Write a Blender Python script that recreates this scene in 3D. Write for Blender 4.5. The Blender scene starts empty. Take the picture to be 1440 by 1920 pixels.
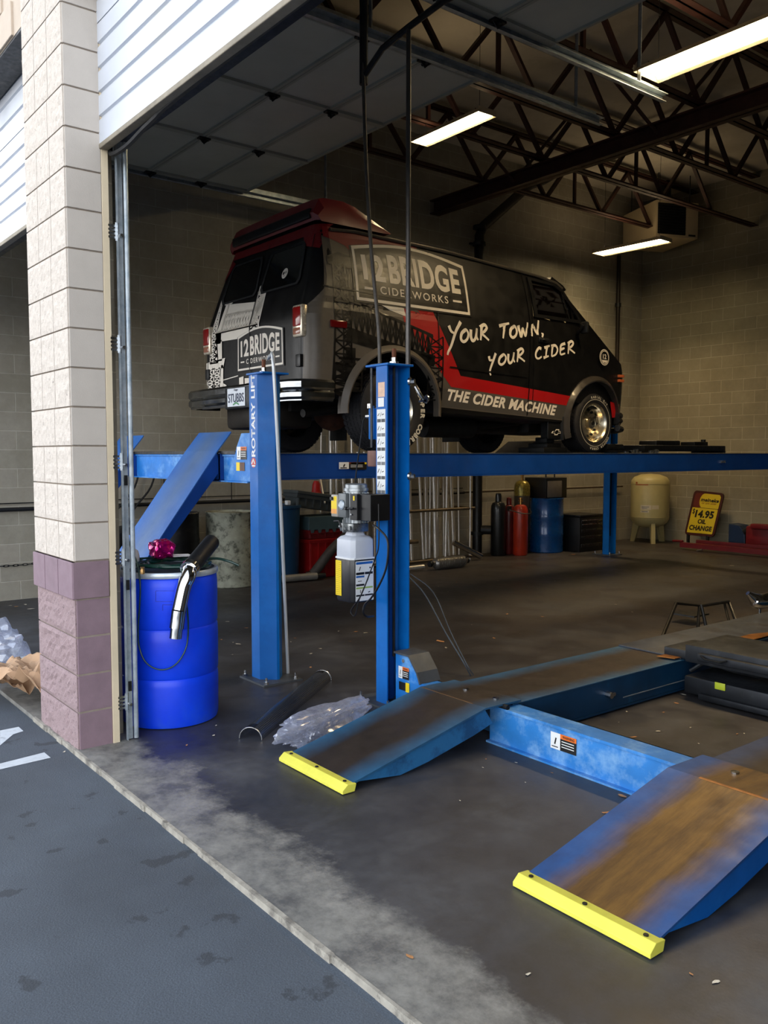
import bpy, bmesh, math, random
from mathutils import Vector, Matrix, noise
random.seed(7)
PI = math.pi
SC = bpy.context.scene
COL = SC.collection

# ---------------------------------------------------------------- colour + materials
def lin(h):
    h = h.lstrip('#')
    o = []
    for i in (0, 2, 4):
        c = int(h[i:i+2], 16) / 255
        o.append(c/12.92 if c <= .04045 else ((c+.055)/1.055)**2.4)
    return (o[0], o[1], o[2], 1)

MATS = {}
class NT:
    """small helper around a material's node tree"""
    def __init__(s, name):
        s.m = bpy.data.materials.new(name); s.m.use_nodes = True
        s.t = s.m.node_tree; s.n = s.t.nodes; s.l = s.t.links
        s.b = s.n['Principled BSDF']; s.out = s.n['Material Output']
        s._geo = None
    def new(s, typ, **kw):
        nd = s.n.new(typ)
        for k, v in kw.items(): setattr(nd, k, v)
        return nd
    def link(s, a, b): s.l.new(a, b)
    def pos(s):
        if s._geo is None: s._geo = s.new('ShaderNodeNewGeometry').outputs['Position']
        return s._geo
    def noise(s, scale, detail=4, rough=.6, vec=None, stretch=None):
        nd = s.new('ShaderNodeTexNoise'); nd.inputs['Scale'].default_value = scale
        nd.inputs['Detail'].default_value = detail; nd.inputs['Roughness'].default_value = rough
        v = vec or s.pos()
        if stretch:
            mp = s.new('ShaderNodeMapping'); mp.inputs['Scale'].default_value = stretch
            s.link(v, mp.inputs[0]); v = mp.outputs[0]
        s.link(v, nd.inputs['Vector'])
        return nd.outputs['Fac']
    def ramp(s, fac, stops):
        nd = s.new('ShaderNodeValToRGB'); cr = nd.color_ramp
        while len(cr.elements) < len(stops): cr.elements.new(.5)
        for e, (p, c) in zip(cr.elements, stops):
            e.position = p; e.color = c if len(c) == 4 else (*c, 1)
        s.link(fac, nd.inputs[0]); return nd.outputs[0]
    def mix(s, fac, a, b, blend='MIX'):
        nd = s.new('ShaderNodeMix'); nd.data_type = 'RGBA'; nd.blend_type = blend
        for sock, v in ((nd.inputs[0], fac), (nd.inputs[6], a), (nd.inputs[7], b)):
            if hasattr(v, 'is_linked') or hasattr(v, 'links'): s.link(v, sock)
            else: sock.default_value = v
        return nd.outputs[2]
    def math(s, op, a, b=None, clamp=False):
        nd = s.new('ShaderNodeMath', operation=op); nd.use_clamp = clamp
        for i, v in enumerate((a, b)):
            if v is None: continue
            if hasattr(v, 'links'): s.link(v, nd.inputs[i])
            else: nd.inputs[i].default_value = v
        return nd.outputs[0]
    def maprange(s, v, a, b, c=0, d=1):
        nd = s.new('ShaderNodeMapRange'); s.link(v, nd.inputs[0])
        for i, x in zip((1, 2, 3, 4), (a, b, c, d)): nd.inputs[i].default_value = x
        return nd.outputs[0]
    def xyz(s, vec=None):
        nd = s.new('ShaderNodeSeparateXYZ'); s.link(vec or s.pos(), nd.inputs[0]); return nd.outputs
    def bump(s, h, strength=.3, dist=.01):
        nd = s.new('ShaderNodeBump'); nd.inputs['Strength'].default_value = strength
        nd.inputs['Distance'].default_value = dist; s.link(h, nd.inputs['Height'])
        s.link(nd.outputs[0], s.b.inputs['Normal']); return nd
    def set(s, **kw):
        for k, v in kw.items():
            sock = s.b.inputs[k.replace('_', ' ')]
            if hasattr(v, 'links'): s.link(v, sock)
            else: sock.default_value = v

def pbr(name, col, rough=.5, metal=0., var=.12, vs=6., bump=0., bs=60., coat=0., col2=None, thr=(.45, .62), s2=3., emis=None, alpha=None, spec=None):
    """plain paint / metal / plastic with soft value variation and optional second (worn, dirty) colour"""
    if name in MATS: return MATS[name]
    t = NT(name); c = lin(col)
    dark = tuple(x*(1-var*1.6) for x in c[:3]) + (1,); lite = tuple(min(1, x*(1+var)) for x in c[:3]) + (1,)
    out = t.ramp(t.noise(vs, 5), [(.3, dark), (.7, lite)])
    if col2:
        m = t.ramp(t.noise(s2, 8, .7), [(thr[0], (0, 0, 0, 1)), (thr[1], (1, 1, 1, 1))])
        out = t.mix(m, out, lin(col2))
    t.set(Base_Color=out, Metallic=metal, Roughness=t.maprange(t.noise(vs*2.3, 3), .3, .7, max(0, rough-.07), min(1, rough+.1)))
    if coat: t.set(Coat_Weight=coat, Coat_Roughness=.08)
    if spec is not None: t.set(Specular_IOR_Level=spec)
    if bump: t.bump(t.noise(bs, 4), bump, .004)
    if emis:
        t.b.inputs['Emission Color'].default_value = lin(emis[0]); t.b.inputs['Emission Strength'].default_value = emis[1]
    MATS[name] = t.m
    return t.m

def cmu(name, axis, base, base2, mortar, joint=.5):
    """concrete block wall, running bond; axis = horizontal direction of the wall"""
    if name in MATS: return MATS[name]
    t = NT(name); p = t.xyz()
    cb = t.new('ShaderNodeCombineXYZ'); t.link(p[0 if axis == 'x' else 1], cb.inputs[0]); t.link(p[2], cb.inputs[1])
    br = t.new('ShaderNodeTexBrick'); br.offset = .5
    t.link(cb.outputs[0], br.inputs['Vector'])
    br.inputs['Scale'].default_value = 1; br.inputs['Brick Width'].default_value = .406; br.inputs['Row Height'].default_value = .203
    br.inputs['Mortar Size'].default_value = .006; br.inputs['Mortar Smooth'].default_value = .6; br.inputs['Bias'].default_value = 0
    br.inputs['Color1'].default_value = lin(base); br.inputs['Color2'].default_value = lin(base2); br.inputs['Mortar'].default_value = lin(mortar)
    dirt = t.ramp(t.noise(.9, 6, .65), [(.35, (.68, .66, .62, 1)), (.65, (1, 1, 1, 1))])
    out = t.mix(.8, br.outputs['Color'], dirt, 'MULTIPLY')
    fine = t.ramp(t.noise(14, 6, .7), [(.3, (.8, .8, .8, 1)), (.7, (1.0, 1.0, 1.0, 1))])
    out = t.mix(.7, out, fine, 'MULTIPLY')
    t.set(Base_Color=out, Roughness=.8)
    h = t.math('ADD', t.math('MULTIPLY', br.outputs['Fac'], -1.), t.math('MULTIPLY', t.noise(120, 3), .35))
    t.bump(h, .5, .006)
    MATS[name] = t.m; return t.m

def glassy(name, tint, opacity, rough=.03):
    """thin glass / clear film: part see-through, part glossy"""
    if name in MATS: return MATS[name]
    t = NT(name)
    tr = t.new('ShaderNodeBsdfTransparent'); tr.inputs[0].default_value = lin(tint)
    gl = t.new('ShaderNodeBsdfGlossy'); gl.inputs['Roughness'].default_value = rough
    fr = t.new('ShaderNodeFresnel'); fr.inputs[0].default_value = 1.5
    ms = t.new('ShaderNodeMixShader'); t.link(t.math('ADD', fr.outputs[0], opacity, True), ms.inputs[0])
    t.link(tr.outputs[0], ms.inputs[1]); t.link(gl.outputs[0], ms.inputs[2]); t.link(ms.outputs[0], t.out.inputs[0])
    MATS[name] = t.m; return t.m

# ---------------------------------------------------------------- object helpers
def wm(o):
    m = Matrix.LocRotScale(o.location, o.rotation_euler, o.scale)
    return wm(o.parent) @ m if o.parent else m

def tag(o, label=None, cat=None, group=None, kind=None):
    if label: o['label'] = label
    if cat: o['category'] = cat
    if group: o['group'] = group
    if kind: o['kind'] = kind
    return o

def thing(name, loc, label, cat, group=None, rz=0):
    o = bpy.data.objects.new(name, None); COL.objects.link(o); o.empty_display_size = .1
    o.location = loc; o.rotation_euler = (0, 0, rz)
    return tag(o, label, cat, group)

def copy_tree(o, parent=None):
    c = o.copy(); COL.objects.link(c)
    if parent: c.parent = parent
    for ch in list(o.children): copy_tree(ch, c)
    return c

class MB:
    def __init__(s): s.bm = bmesh.new()
    def _m(s, verts, faces):
        vs = [s.bm.verts.new(v) for v in verts]
        for f in faces:
            try: s.bm.faces.new([vs[i] for i in f])
            except ValueError: pass
        return vs
    def box(s, a, b, bev=0., rot=None):
        """a, b opposite corners; rot = (angle z, pivot)"""
        x0, x1 = sorted((a[0], b[0])); y0, y1 = sorted((a[1], b[1])); z0, z1 = sorted((a[2], b[2]))
        t = bmesh.new(); bmesh.ops.create_cube(t, size=1)
        for v in t.verts:
            v.co = Vector(((x0+x1)/2 + v.co.x*(x1-x0), (y0+y1)/2 + v.co.y*(y1-y0), (z0+z1)/2 + v.co.z*(z1-z0)))
        if bev: bmesh.ops.bevel(t, geom=t.edges[:], offset=bev, segments=2, affect='EDGES', profile=.5)
        if rot: t.transform(Matrix.Translation(rot[1]) @ Matrix.Rotation(rot[0], 4, rot[2] if len(rot) > 2 else 'Z') @ Matrix.Translation(-Vector(rot[1])))
        return s.add(t)
    def add(s, t):
        me = bpy.data.meshes.new('tmp'); t.to_mesh(me); t.free(); s.bm.from_mesh(me); bpy.data.meshes.remove(me); return s
    def cyl(s, p0, p1, r, r2=None, n=20, cap=True):
        p0, p1 = Vector(p0), Vector(p1); r2 = r if r2 is None else r2
        d = (p1-p0).normalized(); u = d.orthogonal().normalized(); w = d.cross(u)
        vs = []
        for p, rr in ((p0, r), (p1, r2)):
            for i in range(n):
                a = 2*PI*i/n; vs.append(p + (u*math.cos(a)+w*math.sin(a))*rr)
        f = [(i, (i+1) % n, n+(i+1) % n, n+i) for i in range(n)]
        if cap: f += [tuple(range(n))[::-1], tuple(range(n, 2*n))]
        s._m(vs, f); return s
    def tube(s, pts, r, n=10, cap=True, closed=False, smooth=0):
        pts = [Vector(p) for p in pts]
        if smooth: pts = catmull(pts, smooth, closed)
        R = r if callable(r) else (lambda t: r)
        L = len(pts); rings = []
        prev = None
        for i, p in enumerate(pts):
            a = pts[i-1] if i else (pts[-1] if closed else pts[0]); b = pts[(i+1) % L] if (i < L-1 or closed) else pts[-1]
            d = (b-a).normalized()
            if prev is None: u = d.orthogonal().normalized()
            else: u = (prev - d*prev.dot(d)).normalized()
            prev = u; w = d.cross(u); rr = R(i/max(1, L-1))
            rings.append([s.bm.verts.new(p + (u*math.cos(2*PI*k/n)+w*math.sin(2*PI*k/n))*rr) for k in range(n)])
        for i in range(L if closed else L-1):
            A, B = rings[i], rings[(i+1) % L]
            for k in range(n): s.bm.faces.new((A[k], A[(k+1) % n], B[(k+1) % n], B[k]))
        if cap and not closed: s.bm.faces.new(rings[0][::-1]); s.bm.faces.new(rings[-1])
        return s
    def lathe(s, prof, c, n=40, axis='z'):
        """prof = [(radius, height)...] around a vertical axis through c"""
        c = Vector(c); rings = []
        for r, h in prof:
            if r < 1e-5: rings.append([s.bm.verts.new(ax(c, 0, 0, h, axis))])
            else: rings.append([s.bm.verts.new(ax(c, r*math.cos(2*PI*k/n), r*math.sin(2*PI*k/n), h, axis)) for k in range(n)])
        for A, B in zip(rings, rings[1:]):
            for k in range(n):
                q = [A[k % len(A)], A[(k+1) % len(A)], B[(k+1) % len(B)], B[k % len(B)]]
                q = list(dict.fromkeys(q))
                if len(q) > 2: s.bm.faces.new(q)
        return s
    def prism(s, pts, axis, d0, d1):
        """pts 2D in the two other axes order (x,y,z without axis), extruded d0..d1 along axis"""
        def P(p, d):
            return {'x': (d, p[0], p[1]), 'y': (p[0], d, p[1]), 'z': (p[0], p[1], d)}[axis]
        n = len(pts); vs = [P(p, d0) for p in pts] + [P(p, d1) for p in pts]
        s._m(vs, [tuple(range(n)), tuple(range(n, 2*n))[::-1]] + [(i, (i+1) % n, n+(i+1) % n, n+i) for i in range(n)])
        return s
    def quad(s, a, b, c, d): s._m([a, b, c, d], [(0, 1, 2, 3)]); return s
    def build(s, name, mat, parent=None, smooth=True, bev=0., label=None, ang=35, kind=None, cat=None, group=None, solid=0., local=False, keep=False):
        bm = s.bm
        bmesh.ops.recalc_face_normals(bm, faces=bm.faces[:]) if not keep else None
        if bev:
            es = [e for e in bm.edges if len(e.link_faces) == 2 and e.calc_face_angle(0) > .5]
            bmesh.ops.bevel(bm, geom=es, offset=bev, segments=2, affect='EDGES', profile=.5)
        me = bpy.data.meshes.new(name); bm.to_mesh(me); bm.free()
        o = bpy.data.objects.new(name, me); COL.objects.link(o)
        ms = mat if isinstance(mat, (list, tuple)) else [mat]
        for m in ms: me.materials.append(m)
        if parent:
            if not local: me.transform(wm(parent).inverted())
            o.parent = parent
        elif not local:
            xs = [v.co for v in me.vertices]
            c = Vector(((min(v.x for v in xs)+max(v.x for v in xs))/2, (min(v.y for v in xs)+max(v.y for v in xs))/2, min(v.z for v in xs)))
            me.transform(Matrix.Translation(-c)); o.location = c
        if smooth:
            me.shade_smooth()
            bm2 = bmesh.new(); bm2.from_mesh(me)
            for e in bm2.edges:
                if len(e.link_faces) != 2 or e.calc_face_angle(0) > math.radians(ang): e.smooth = False
            bm2.to_mesh(me); bm2.free()
        if solid:
            md = o.modifiers.new('thick', 'SOLIDIFY'); md.thickness = solid; md.offset = 0
        tag(o, label, cat, group, kind)
        return o

def ax(c, a, b, h, axis):
    if axis == 'z': return c + Vector((a, b, h))
    if axis == 'x': return c + Vector((h, a, b))
    return c + Vector((a, h, b))

def catmull(P, k=6, closed=False):
    out = []; n = len(P)
    for i in range(n if closed else n-1):
        p1, p2 = P[i], P[(i+1) % n]
        p0 = P[i-1] if (i or closed) else p1*2-p2
        p3 = P[(i+2) % n] if (i < n-2 or closed) else p2*2-p1
        for j in range(k):
            t = j/k
            out.append(.5*((2*p1)+(p2-p0)*t+(2*p0-5*p1+4*p2-p3)*t*t+(3*p1-p0-3*p2+p3)*t**3))
    if not closed: out.append(P[-1])
    return out

def text_bm(txt, size, off=0., xs=1., shear=0., spacing=1., center=True):
    """flat lettering in the XY plane, cap height about .7*size, as a bmesh"""
    cu = bpy.data.curves.new('t', 'FONT'); cu.body = txt; cu.size = size; cu.offset = off; cu.shear = shear
    cu.space_character = spacing; cu.resolution_u = 4; cu.fill_mode = 'FRONT'
    ob = bpy.data.objects.new('t', cu); me = bpy.data.meshes.new_from_object(ob)
    bm = bmesh.new(); bm.from_mesh(me)
    bpy.data.objects.remove(ob); bpy.data.curves.remove(cu); bpy.data.meshes.remove(me)
    x0 = min(v.co.x for v in bm.verts); x1 = max(v.co.x for v in bm.verts); y0 = min(v.co.y for v in bm.verts); y1 = max(v.co.y for v in bm.verts)
    for v in bm.verts: v.co = Vector(((v.co.x-(x0+x1)/2 if center else v.co.x-x0)*xs, v.co.y-((y0+y1)/2 if center else y0), 0))
    return bm

def fit_text(txt, w, h, off=0., shear=0., spacing=1.):
    bm = text_bm(txt, 1., off, 1., shear, spacing)
    W = max(v.co.x for v in bm.verts)*2; H = max(v.co.y for v in bm.verts)*2
    for v in bm.verts: v.co = Vector((v.co.x*w/W, v.co.y*h/H, 0))
    return bm

def poly_bm(polys):
    from mathutils.geometry import tessellate_polygon
    bm = bmesh.new()
    for P in polys:
        P = [Vector((p[0], p[1], 0)) for p in P]; vs = [bm.verts.new(p) for p in P]
        for tri in tessellate_polygon([P]):
            try: bm.faces.new([vs[i] for i in tri])
            except ValueError: pass
    return bm

def stroke(p0, p1, w):
    d = Vector((p1[0]-p0[0], p1[1]-p0[1])); L = d.length or 1; n = Vector((-d.y, d.x))/L*w/2
    return [(p0[0]+n.x, p0[1]+n.y), (p0[0]-n.x, p0[1]-n.y), (p1[0]-n.x, p1[1]-n.y), (p1[0]+n.x, p1[1]+n.y)]

def ribbon(pts, w):
    """brush stroke through 2D points as quads"""
    P = catmull([Vector((p[0], p[1], 0)) for p in pts], 5) if len(pts) > 2 else [Vector((p[0], p[1], 0)) for p in pts]
    W = w if callable(w) else (lambda t: w); L = []; R = []
    for i, p in enumerate(P):
        d = (P[min(i+1, len(P)-1)]-P[max(i-1, 0)]).normalized(); n = Vector((-d.y, d.x, 0))*W(i/(len(P)-1))/2
        L.append(p+n); R.append(p-n)
    return [[L[i], R[i], R[i+1], L[i+1]] for i in range(len(P)-1)]

def merge(*bms):
    out = bmesh.new()
    for b in bms:
        me = bpy.data.meshes.new('t'); b.to_mesh(me); b.free(); out.from_mesh(me); bpy.data.meshes.remove(me)
    return out

def shift(bm, dx=0, dy=0, rot=0):
    bm.transform(Matrix.Translation((dx, dy, 0)) @ Matrix.Rotation(rot, 4, 'Z')); return bm

def decal(bm, fn, name, mat, parent, cut=None, label=None):
    """lay flat artwork bm (x,y) on a surface through fn(x,y) -> world point; cut = grid step so it follows curves"""
    if cut:
        xs = [v.co.x for v in bm.verts]; ys = [v.co.y for v in bm.verts]
        for k, (lo, hi) in enumerate(((min(xs), max(xs)), (min(ys), max(ys)))):
            st = cut[k]
            if not st: continue
            q = math.ceil(lo/st)*st
            while q < hi:
                bmesh.ops.bisect_plane(bm, geom=bm.verts[:]+bm.edges[:]+bm.faces[:], plane_co=(q, 0, 0) if k == 0 else (0, q, 0), plane_no=(1, 0, 0) if k == 0 else (0, 1, 0), dist=1e-6)
                q += st
    for v in bm.verts: v.co = Vector(fn(v.co.x, v.co.y))
    m = MB(); m.bm.free(); m.bm = bm
    return m.build(name, mat, parent, smooth=False, keep=True, label=label)

def plane_fn(o, u, v):
    o, u, v = Vector(o), Vector(u).normalized(), Vector(v).normalized()
    return lambda x, y: o + u*x + v*y
# ---------------------------------------------------------------- camera
CAMH = 1.58; FPX = 1614.; YAW = math.radians(38.2); PIT = math.atan((960-851)/FPX)
cam = bpy.data.cameras.new('camera'); camo = bpy.data.objects.new('camera', cam); COL.objects.link(camo); SC.camera = camo
fw = Vector((-math.cos(YAW)*math.cos(PIT), math.sin(YAW)*math.cos(PIT), -math.sin(PIT)))
camo.location = (0, 0, CAMH); camo.rotation_euler = fw.to_track_quat('-Z', 'Y').to_euler()
cam.sensor_fit = 'VERTICAL'; cam.sensor_height = 36; cam.lens = 36*FPX/1920; cam.clip_end = 200; cam.clip_start = .05

def at(px, py, axis, v):
    """point of the place that photo pixel sees on the plane axis = v"""
    R_ = Vector((math.sin(YAW), math.cos(YAW), 0)); U_ = R_.cross(fw); d = fw + R_*((px-720)/FPX) - U_*((py-960)/FPX); C = Vector((0, 0, CAMH)); i = 'xyz'.index(axis)
    return C + d*((v-C[i])/d[i])
# thin rod leaning on the first post

# ---------------------------------------------------------------- world: open overcast sky
w = bpy.data.worlds.new('sky'); SC.world = w; w.use_nodes = True
nt = w.node_tree; bg = nt.nodes['Background']
tc = nt.nodes.new('ShaderNodeTexCoord'); sp = nt.nodes.new('ShaderNodeSeparateXYZ'); nt.links.new(tc.outputs['Generated'], sp.inputs[0])
cr = nt.nodes.new('ShaderNodeValToRGB'); nt.links.new(sp.outputs[2], cr.inputs[0])
for k, (p_, c_) in enumerate(((0, (1.5, 1.48, 1.44)), (.12, (2.05, 2.06, 2.06)), (.30, (1.40, 1.46, 1.54)), (.55, (.60, .68, .80)), (1, (.50, .58, .72)))):
    e = cr.color_ramp.elements[k] if k < 2 else cr.color_ramp.elements.new(p_)
    e.position = p_; e.color = (*c_, 1)
nt.links.new(cr.outputs[0], bg.inputs[0]); bg.inputs[1].default_value = 1.5
SC.view_settings.view_transform = 'Standard'; SC.view_settings.look = 'None'; SC.view_settings.gamma = 1
SC.view_settings.use_curve_mapping = False; SC.view_settings.exposure = .68
SC.cycles.max_bounces = 8; SC.cycles.diffuse_bounces = 4; SC.cycles.transparent_max_bounces = 12

# ---------------------------------------------------------------- materials
M_WALL_L = cmu('block_left', 'y', '#aba69a', '#a39f92', '#c3bfb4')
M_WALL_B = cmu('block_back', 'x', '#9c957f', '#938c78', '#bab29d')
M_WALL_IN = cmu('block_front', 'x', '#a39c8e', '#9a9384', '#b5ad9c')
M_ROOF = pbr('roof_insulation', '#cfc8ba', .9, var=.08, vs=1.5, col2='#b9b1a2', thr=(.5, .7), s2=1.2)
M_SPLIT = pbr('cream_split_block', '#cfc5ba', .9, var=.08, vs=30, bump=1., bs=110, col2='#8d847c', thr=(.60, .68), s2=42)
M_CREAM = pbr('cream_block', '#bfb7ae', .75, var=.03, vs=8, bump=.25, bs=150)
M_PURP = pbr('purple_block', '#86707a', .8, var=.07, vs=9, bump=.3, bs=150)
M_PURPS = pbr('purple_split_block', '#a08a8c', .9, var=.14, vs=60, bump=1., bs=120, col2='#6b5a60', thr=(.52, .66), s2=60)
M_TRIM = pbr('cream_trim_paint', '#d9c9ac', .5, var=.05)
M_FASCIA = pbr('cream_fascia', '#c4b5a4', .8, var=.04, bump=.2, bs=100)
M_DOOR = pbr('white_door_steel', '#c9ced7', .35, var=.03, vs=3, col2='#c9c6be', thr=(.58, .85), s2=1.5)
M_DOORIN = pbr('door_inner_face', '#b4b8b0', .7, var=.06, vs=2)
M_DOORRIB = pbr('door_steel_stile', '#9a9d95', .55, var=.08, vs=3)
M_RUBBER = pbr('black_rubber', '#17181a', .75, var=.15, vs=12)
M_SEAL = pbr('dirty_seal', '#8d8474', .7, var=.2, vs=8)
M_GALV = pbr('galvanised_steel', '#bcc6ce', .38, .55, var=.1, vs=14, col2='#93a2b0', thr=(.45, .65), s2=9)
M_STEEL = pbr('bright_steel', '#c5c7c9', .22, 1., var=.06, vs=10)
M_TUBE = pbr('aluminised_tube', '#d2cfc9', .34, .6, var=.03, vs=3)
M_CHROME = pbr('chrome', '#e8e8ea', .04, 1., var=.01)
M_BLUE = pbr('lift_blue_paint', '#045cae', .48, .0, var=.1, vs=5, col2='#1e74c0', thr=(.52, .78), s2=4, bump=.05, bs=30)
M_BLUEP = pbr('lift_post_blue', '#0062b4', .45, .0, var=.07, vs=4, col2='#0a72c8', thr=(.5, .8), s2=2.5, spec=.35)
M_BLUEB = pbr('lift_beam_blue', '#06408f', .48, .0, var=.1, vs=3, col2='#053478', thr=(.45, .75), s2=2, spec=.35)
M_BLUEL = pbr('light_blue_scuffed_paint', '#1b78cc', .5, .0, var=.12, vs=6, col2='#7fb4e2', thr=(.5, .72), s2=5, bump=.08, bs=40)
M_GREY = pbr('grey_painted_steel', '#4a4f55', .5, .2, var=.15, vs=8)
M_BLACK = pbr('black_paint', '#0d0e11', .4, var=.1)
M_IRON = pbr('dark_iron', '#2a2d31', .45, .6, var=.25, vs=12, col2='#3c3936', thr=(.5, .7), s2=12)
M_TRUSS = pbr('red_oxide_steel', '#40231d', .6, .1, var=.2, vs=5, col2='#2c1b18', thr=(.45, .7), s2=3)
M_WHITE = pbr('white_plastic', '#e6e8ea', .5, var=.03)
M_YELLOW = pbr('yellow_paint', '#e2dd55', .5, var=.06, vs=10, col2='#a8a53a', thr=(.62, .8), s2=9)
M_YSTICK = pbr('yellow_label', '#f2d211', .45, var=.03)
M_OSTICK = pbr('orange_label', '#e8742a', .45, var=.03)
M_WSTICK = pbr('white_label', '#e9ebea', .45, var=.03)
M_GSTICK = pbr('grey_label', '#77797c', .5, var=.1, vs=60)
M_KSTICK = pbr('black_label', '#141414', .45, var=.05)
M_RED = pbr('red_plastic', '#9c0f10', .4, var=.1, vs=4)

# ---------------------------------------------------------------- floor, yard, walls
def floor_mat():
    t = NT('garage_concrete'); p = t.xyz()
    base = t.ramp(t.noise(1.1, 8, .62), [(.3, lin('#28282c')), (.5, lin('#3d3e43')), (.7, lin('#585a5e'))])
    fine = t.ramp(t.noise(16, 6, .7), [(.3, (.72, .72, .72, 1)), (.7, (1.1, 1.1, 1.1, 1))])
    base = t.mix(.8, base, fine, 'MULTIPLY')
    swirl = t.ramp(t.noise(1.6, 6, .7, stretch=(1, .5, 1)), [(.55, (0, 0, 0, 1)), (.72, (1, 1, 1, 1))])
    base = t.mix(t.math('MULTIPLY', swirl, .8), base, lin('#2a2725'))
    # brown patches further in, over a base that darkens with depth
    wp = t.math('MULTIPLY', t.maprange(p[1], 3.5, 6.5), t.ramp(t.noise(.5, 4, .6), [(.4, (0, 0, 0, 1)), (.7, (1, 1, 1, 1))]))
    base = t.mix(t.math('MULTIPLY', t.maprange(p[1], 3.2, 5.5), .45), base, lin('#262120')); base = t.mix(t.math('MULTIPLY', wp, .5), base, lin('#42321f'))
    # pale weathered strip along the doorway
    edge = t.math('ADD', t.maprange(p[1], 1.52, 2.08, 1, 0), t.math('MULTIPLY', t.math('SUBTRACT', t.noise(2.2, 8, .75), .5), 1.15))
    em = t.ramp(edge, [(.42, (0, 0, 0, 1)), (.62, (1, 1, 1, 1))])
    pale = t.ramp(t.noise(5, 8, .75), [(.38, lin('#5c5c5b')), (.5, lin('#807f7a')), (.68, lin('#a09e97'))])
    base = t.mix(t.math('MULTIPLY', em, .85), base, pale)
    # black oil spots
    oil = t.ramp(t.noise(.8, 10, .8), [(.66, (0, 0, 0, 1)), (.74, (1, 1, 1, 1))])
    base = t.mix(t.math('MULTIPLY', oil, .7), base, lin('#1b1a1a'))
    t.set(Base_Color=base, Roughness=t.ramp(t.noise(2.2, 6, .7), [(.3, (.36, .36, .36, 1)), (.7, (.62, .62, .62, 1))]))
    t.bump(t.noise(70, 5), .12, .004)
    return t.m
def asphalt_mat():
    t = NT('asphalt'); p = t.xyz()
    base = t.ramp(t.noise(1.3, 6, .6), [(.3, lin('#3f464f')), (.7, lin('#515a65'))])
    g = t.ramp(t.noise(160, 3, .7), [(.3, (.6, .6, .6, 1)), (.7, (1.3, 1.3, 1.3, 1))])
    base = t.mix(.75, base, g, 'MULTIPLY')
    sp = t.ramp(t.noise(5.5, 5, .55), [(.61, (0, 0, 0, 1)), (.64, (1, 1, 1, 1))])
    base = t.mix(t.math('MULTIPLY', sp, .6), base, lin('#25282d'))
    t.set(Base_Color=base, Roughness=.75); t.bump(t.noise(150, 4, .7), .5, .006)
    return t.m
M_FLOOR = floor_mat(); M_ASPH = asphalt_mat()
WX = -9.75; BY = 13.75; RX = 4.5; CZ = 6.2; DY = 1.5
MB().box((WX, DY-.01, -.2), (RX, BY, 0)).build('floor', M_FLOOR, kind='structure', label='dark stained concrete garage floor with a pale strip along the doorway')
MB().box((-30, -30, -.3), (30, DY-.012, -.025)).build('parking_lot_ground', M_ASPH, kind='structure', label='blue-grey asphalt outside the garage')
M_EDGE = pbr('pale_concrete_edge', '#a39e93', .85, var=.2, vs=12, bump=.5, bs=60, col2='#6f6b64', thr=(.5, .62), s2=9)
m = MB(); x = -5.3                                       # chipped arris of the slab
rng = random.Random(3)
while x < RX:
    x2 = x + rng.uniform(.08, .25); d = rng.uniform(.0, .009)
    m.box((x, DY-.012-d, -.03), (x2, DY-.002+d*.4, .001)); x = x2
m.build('trim_1', M_EDGE, kind='structure', label='chipped pale concrete edge between floor slab and asphalt', smooth=False)
MB().box((WX-.2, DY, -.2), (WX, BY+.2, CZ+.3)).build('wall_left', M_WALL_L, kind='structure', label='painted concrete block side wall')
MB().box((WX, BY, -.2), (RX+.2, BY+.2, CZ+.3)).build('wall_back', M_WALL_B, kind='structure', label='painted concrete block rear wall')
MB().box((RX, DY, -.2), (RX+.2, BY, CZ+.3)).build('wall_right', M_WALL_L, kind='structure')
MB().box((WX-.2, DY-.3, CZ), (RX+.2, BY+.2, CZ+.3)).build('ceiling', M_ROOF, kind='structure', label='pale insulated roof deck')
m = MB(); m.box((WX, DY, 0), (WX+.25, 1.72, CZ)); m.box((.1, DY, 0), (RX, 1.72, CZ)); m.box((-4.62, DY+.05, 4.0), (.1, 1.66, CZ))
m.box((-5.19, DY+.06, 0), (-4.68, 1.80, CZ))
m.build('wall_front', M_WALL_IN, kind='structure', smooth=False)

# lintel over the left bay: cream block courses
m = MB(); m.box((WX+.25, DY+.01, 4.0), (-5.2, 1.66, 6.4))
for k in range(12):
    for i in range(12):
        x = WX+.3 + i*.406 + (k % 2)*.2
        if x+.4 < -5.2: m.box((x+.004, DY-.005, 4.0+k*.2+.004), (x+.402, DY+.02, 4.0+k*.2+.196), .004)
m.build('trim_2', M_FASCIA, kind='structure', smooth=False, label='cream block lintel above the left bay door')

MB().box((WX+.25, DY+.012, 3.985), (-5.2, 1.675, 4.0)).build('trim_4', M_IRON, kind='structure', smooth=False, label='dark plate standing in for soffit shade above the left bay')  # added plate; its dark colour puts shade under the lintel
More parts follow.
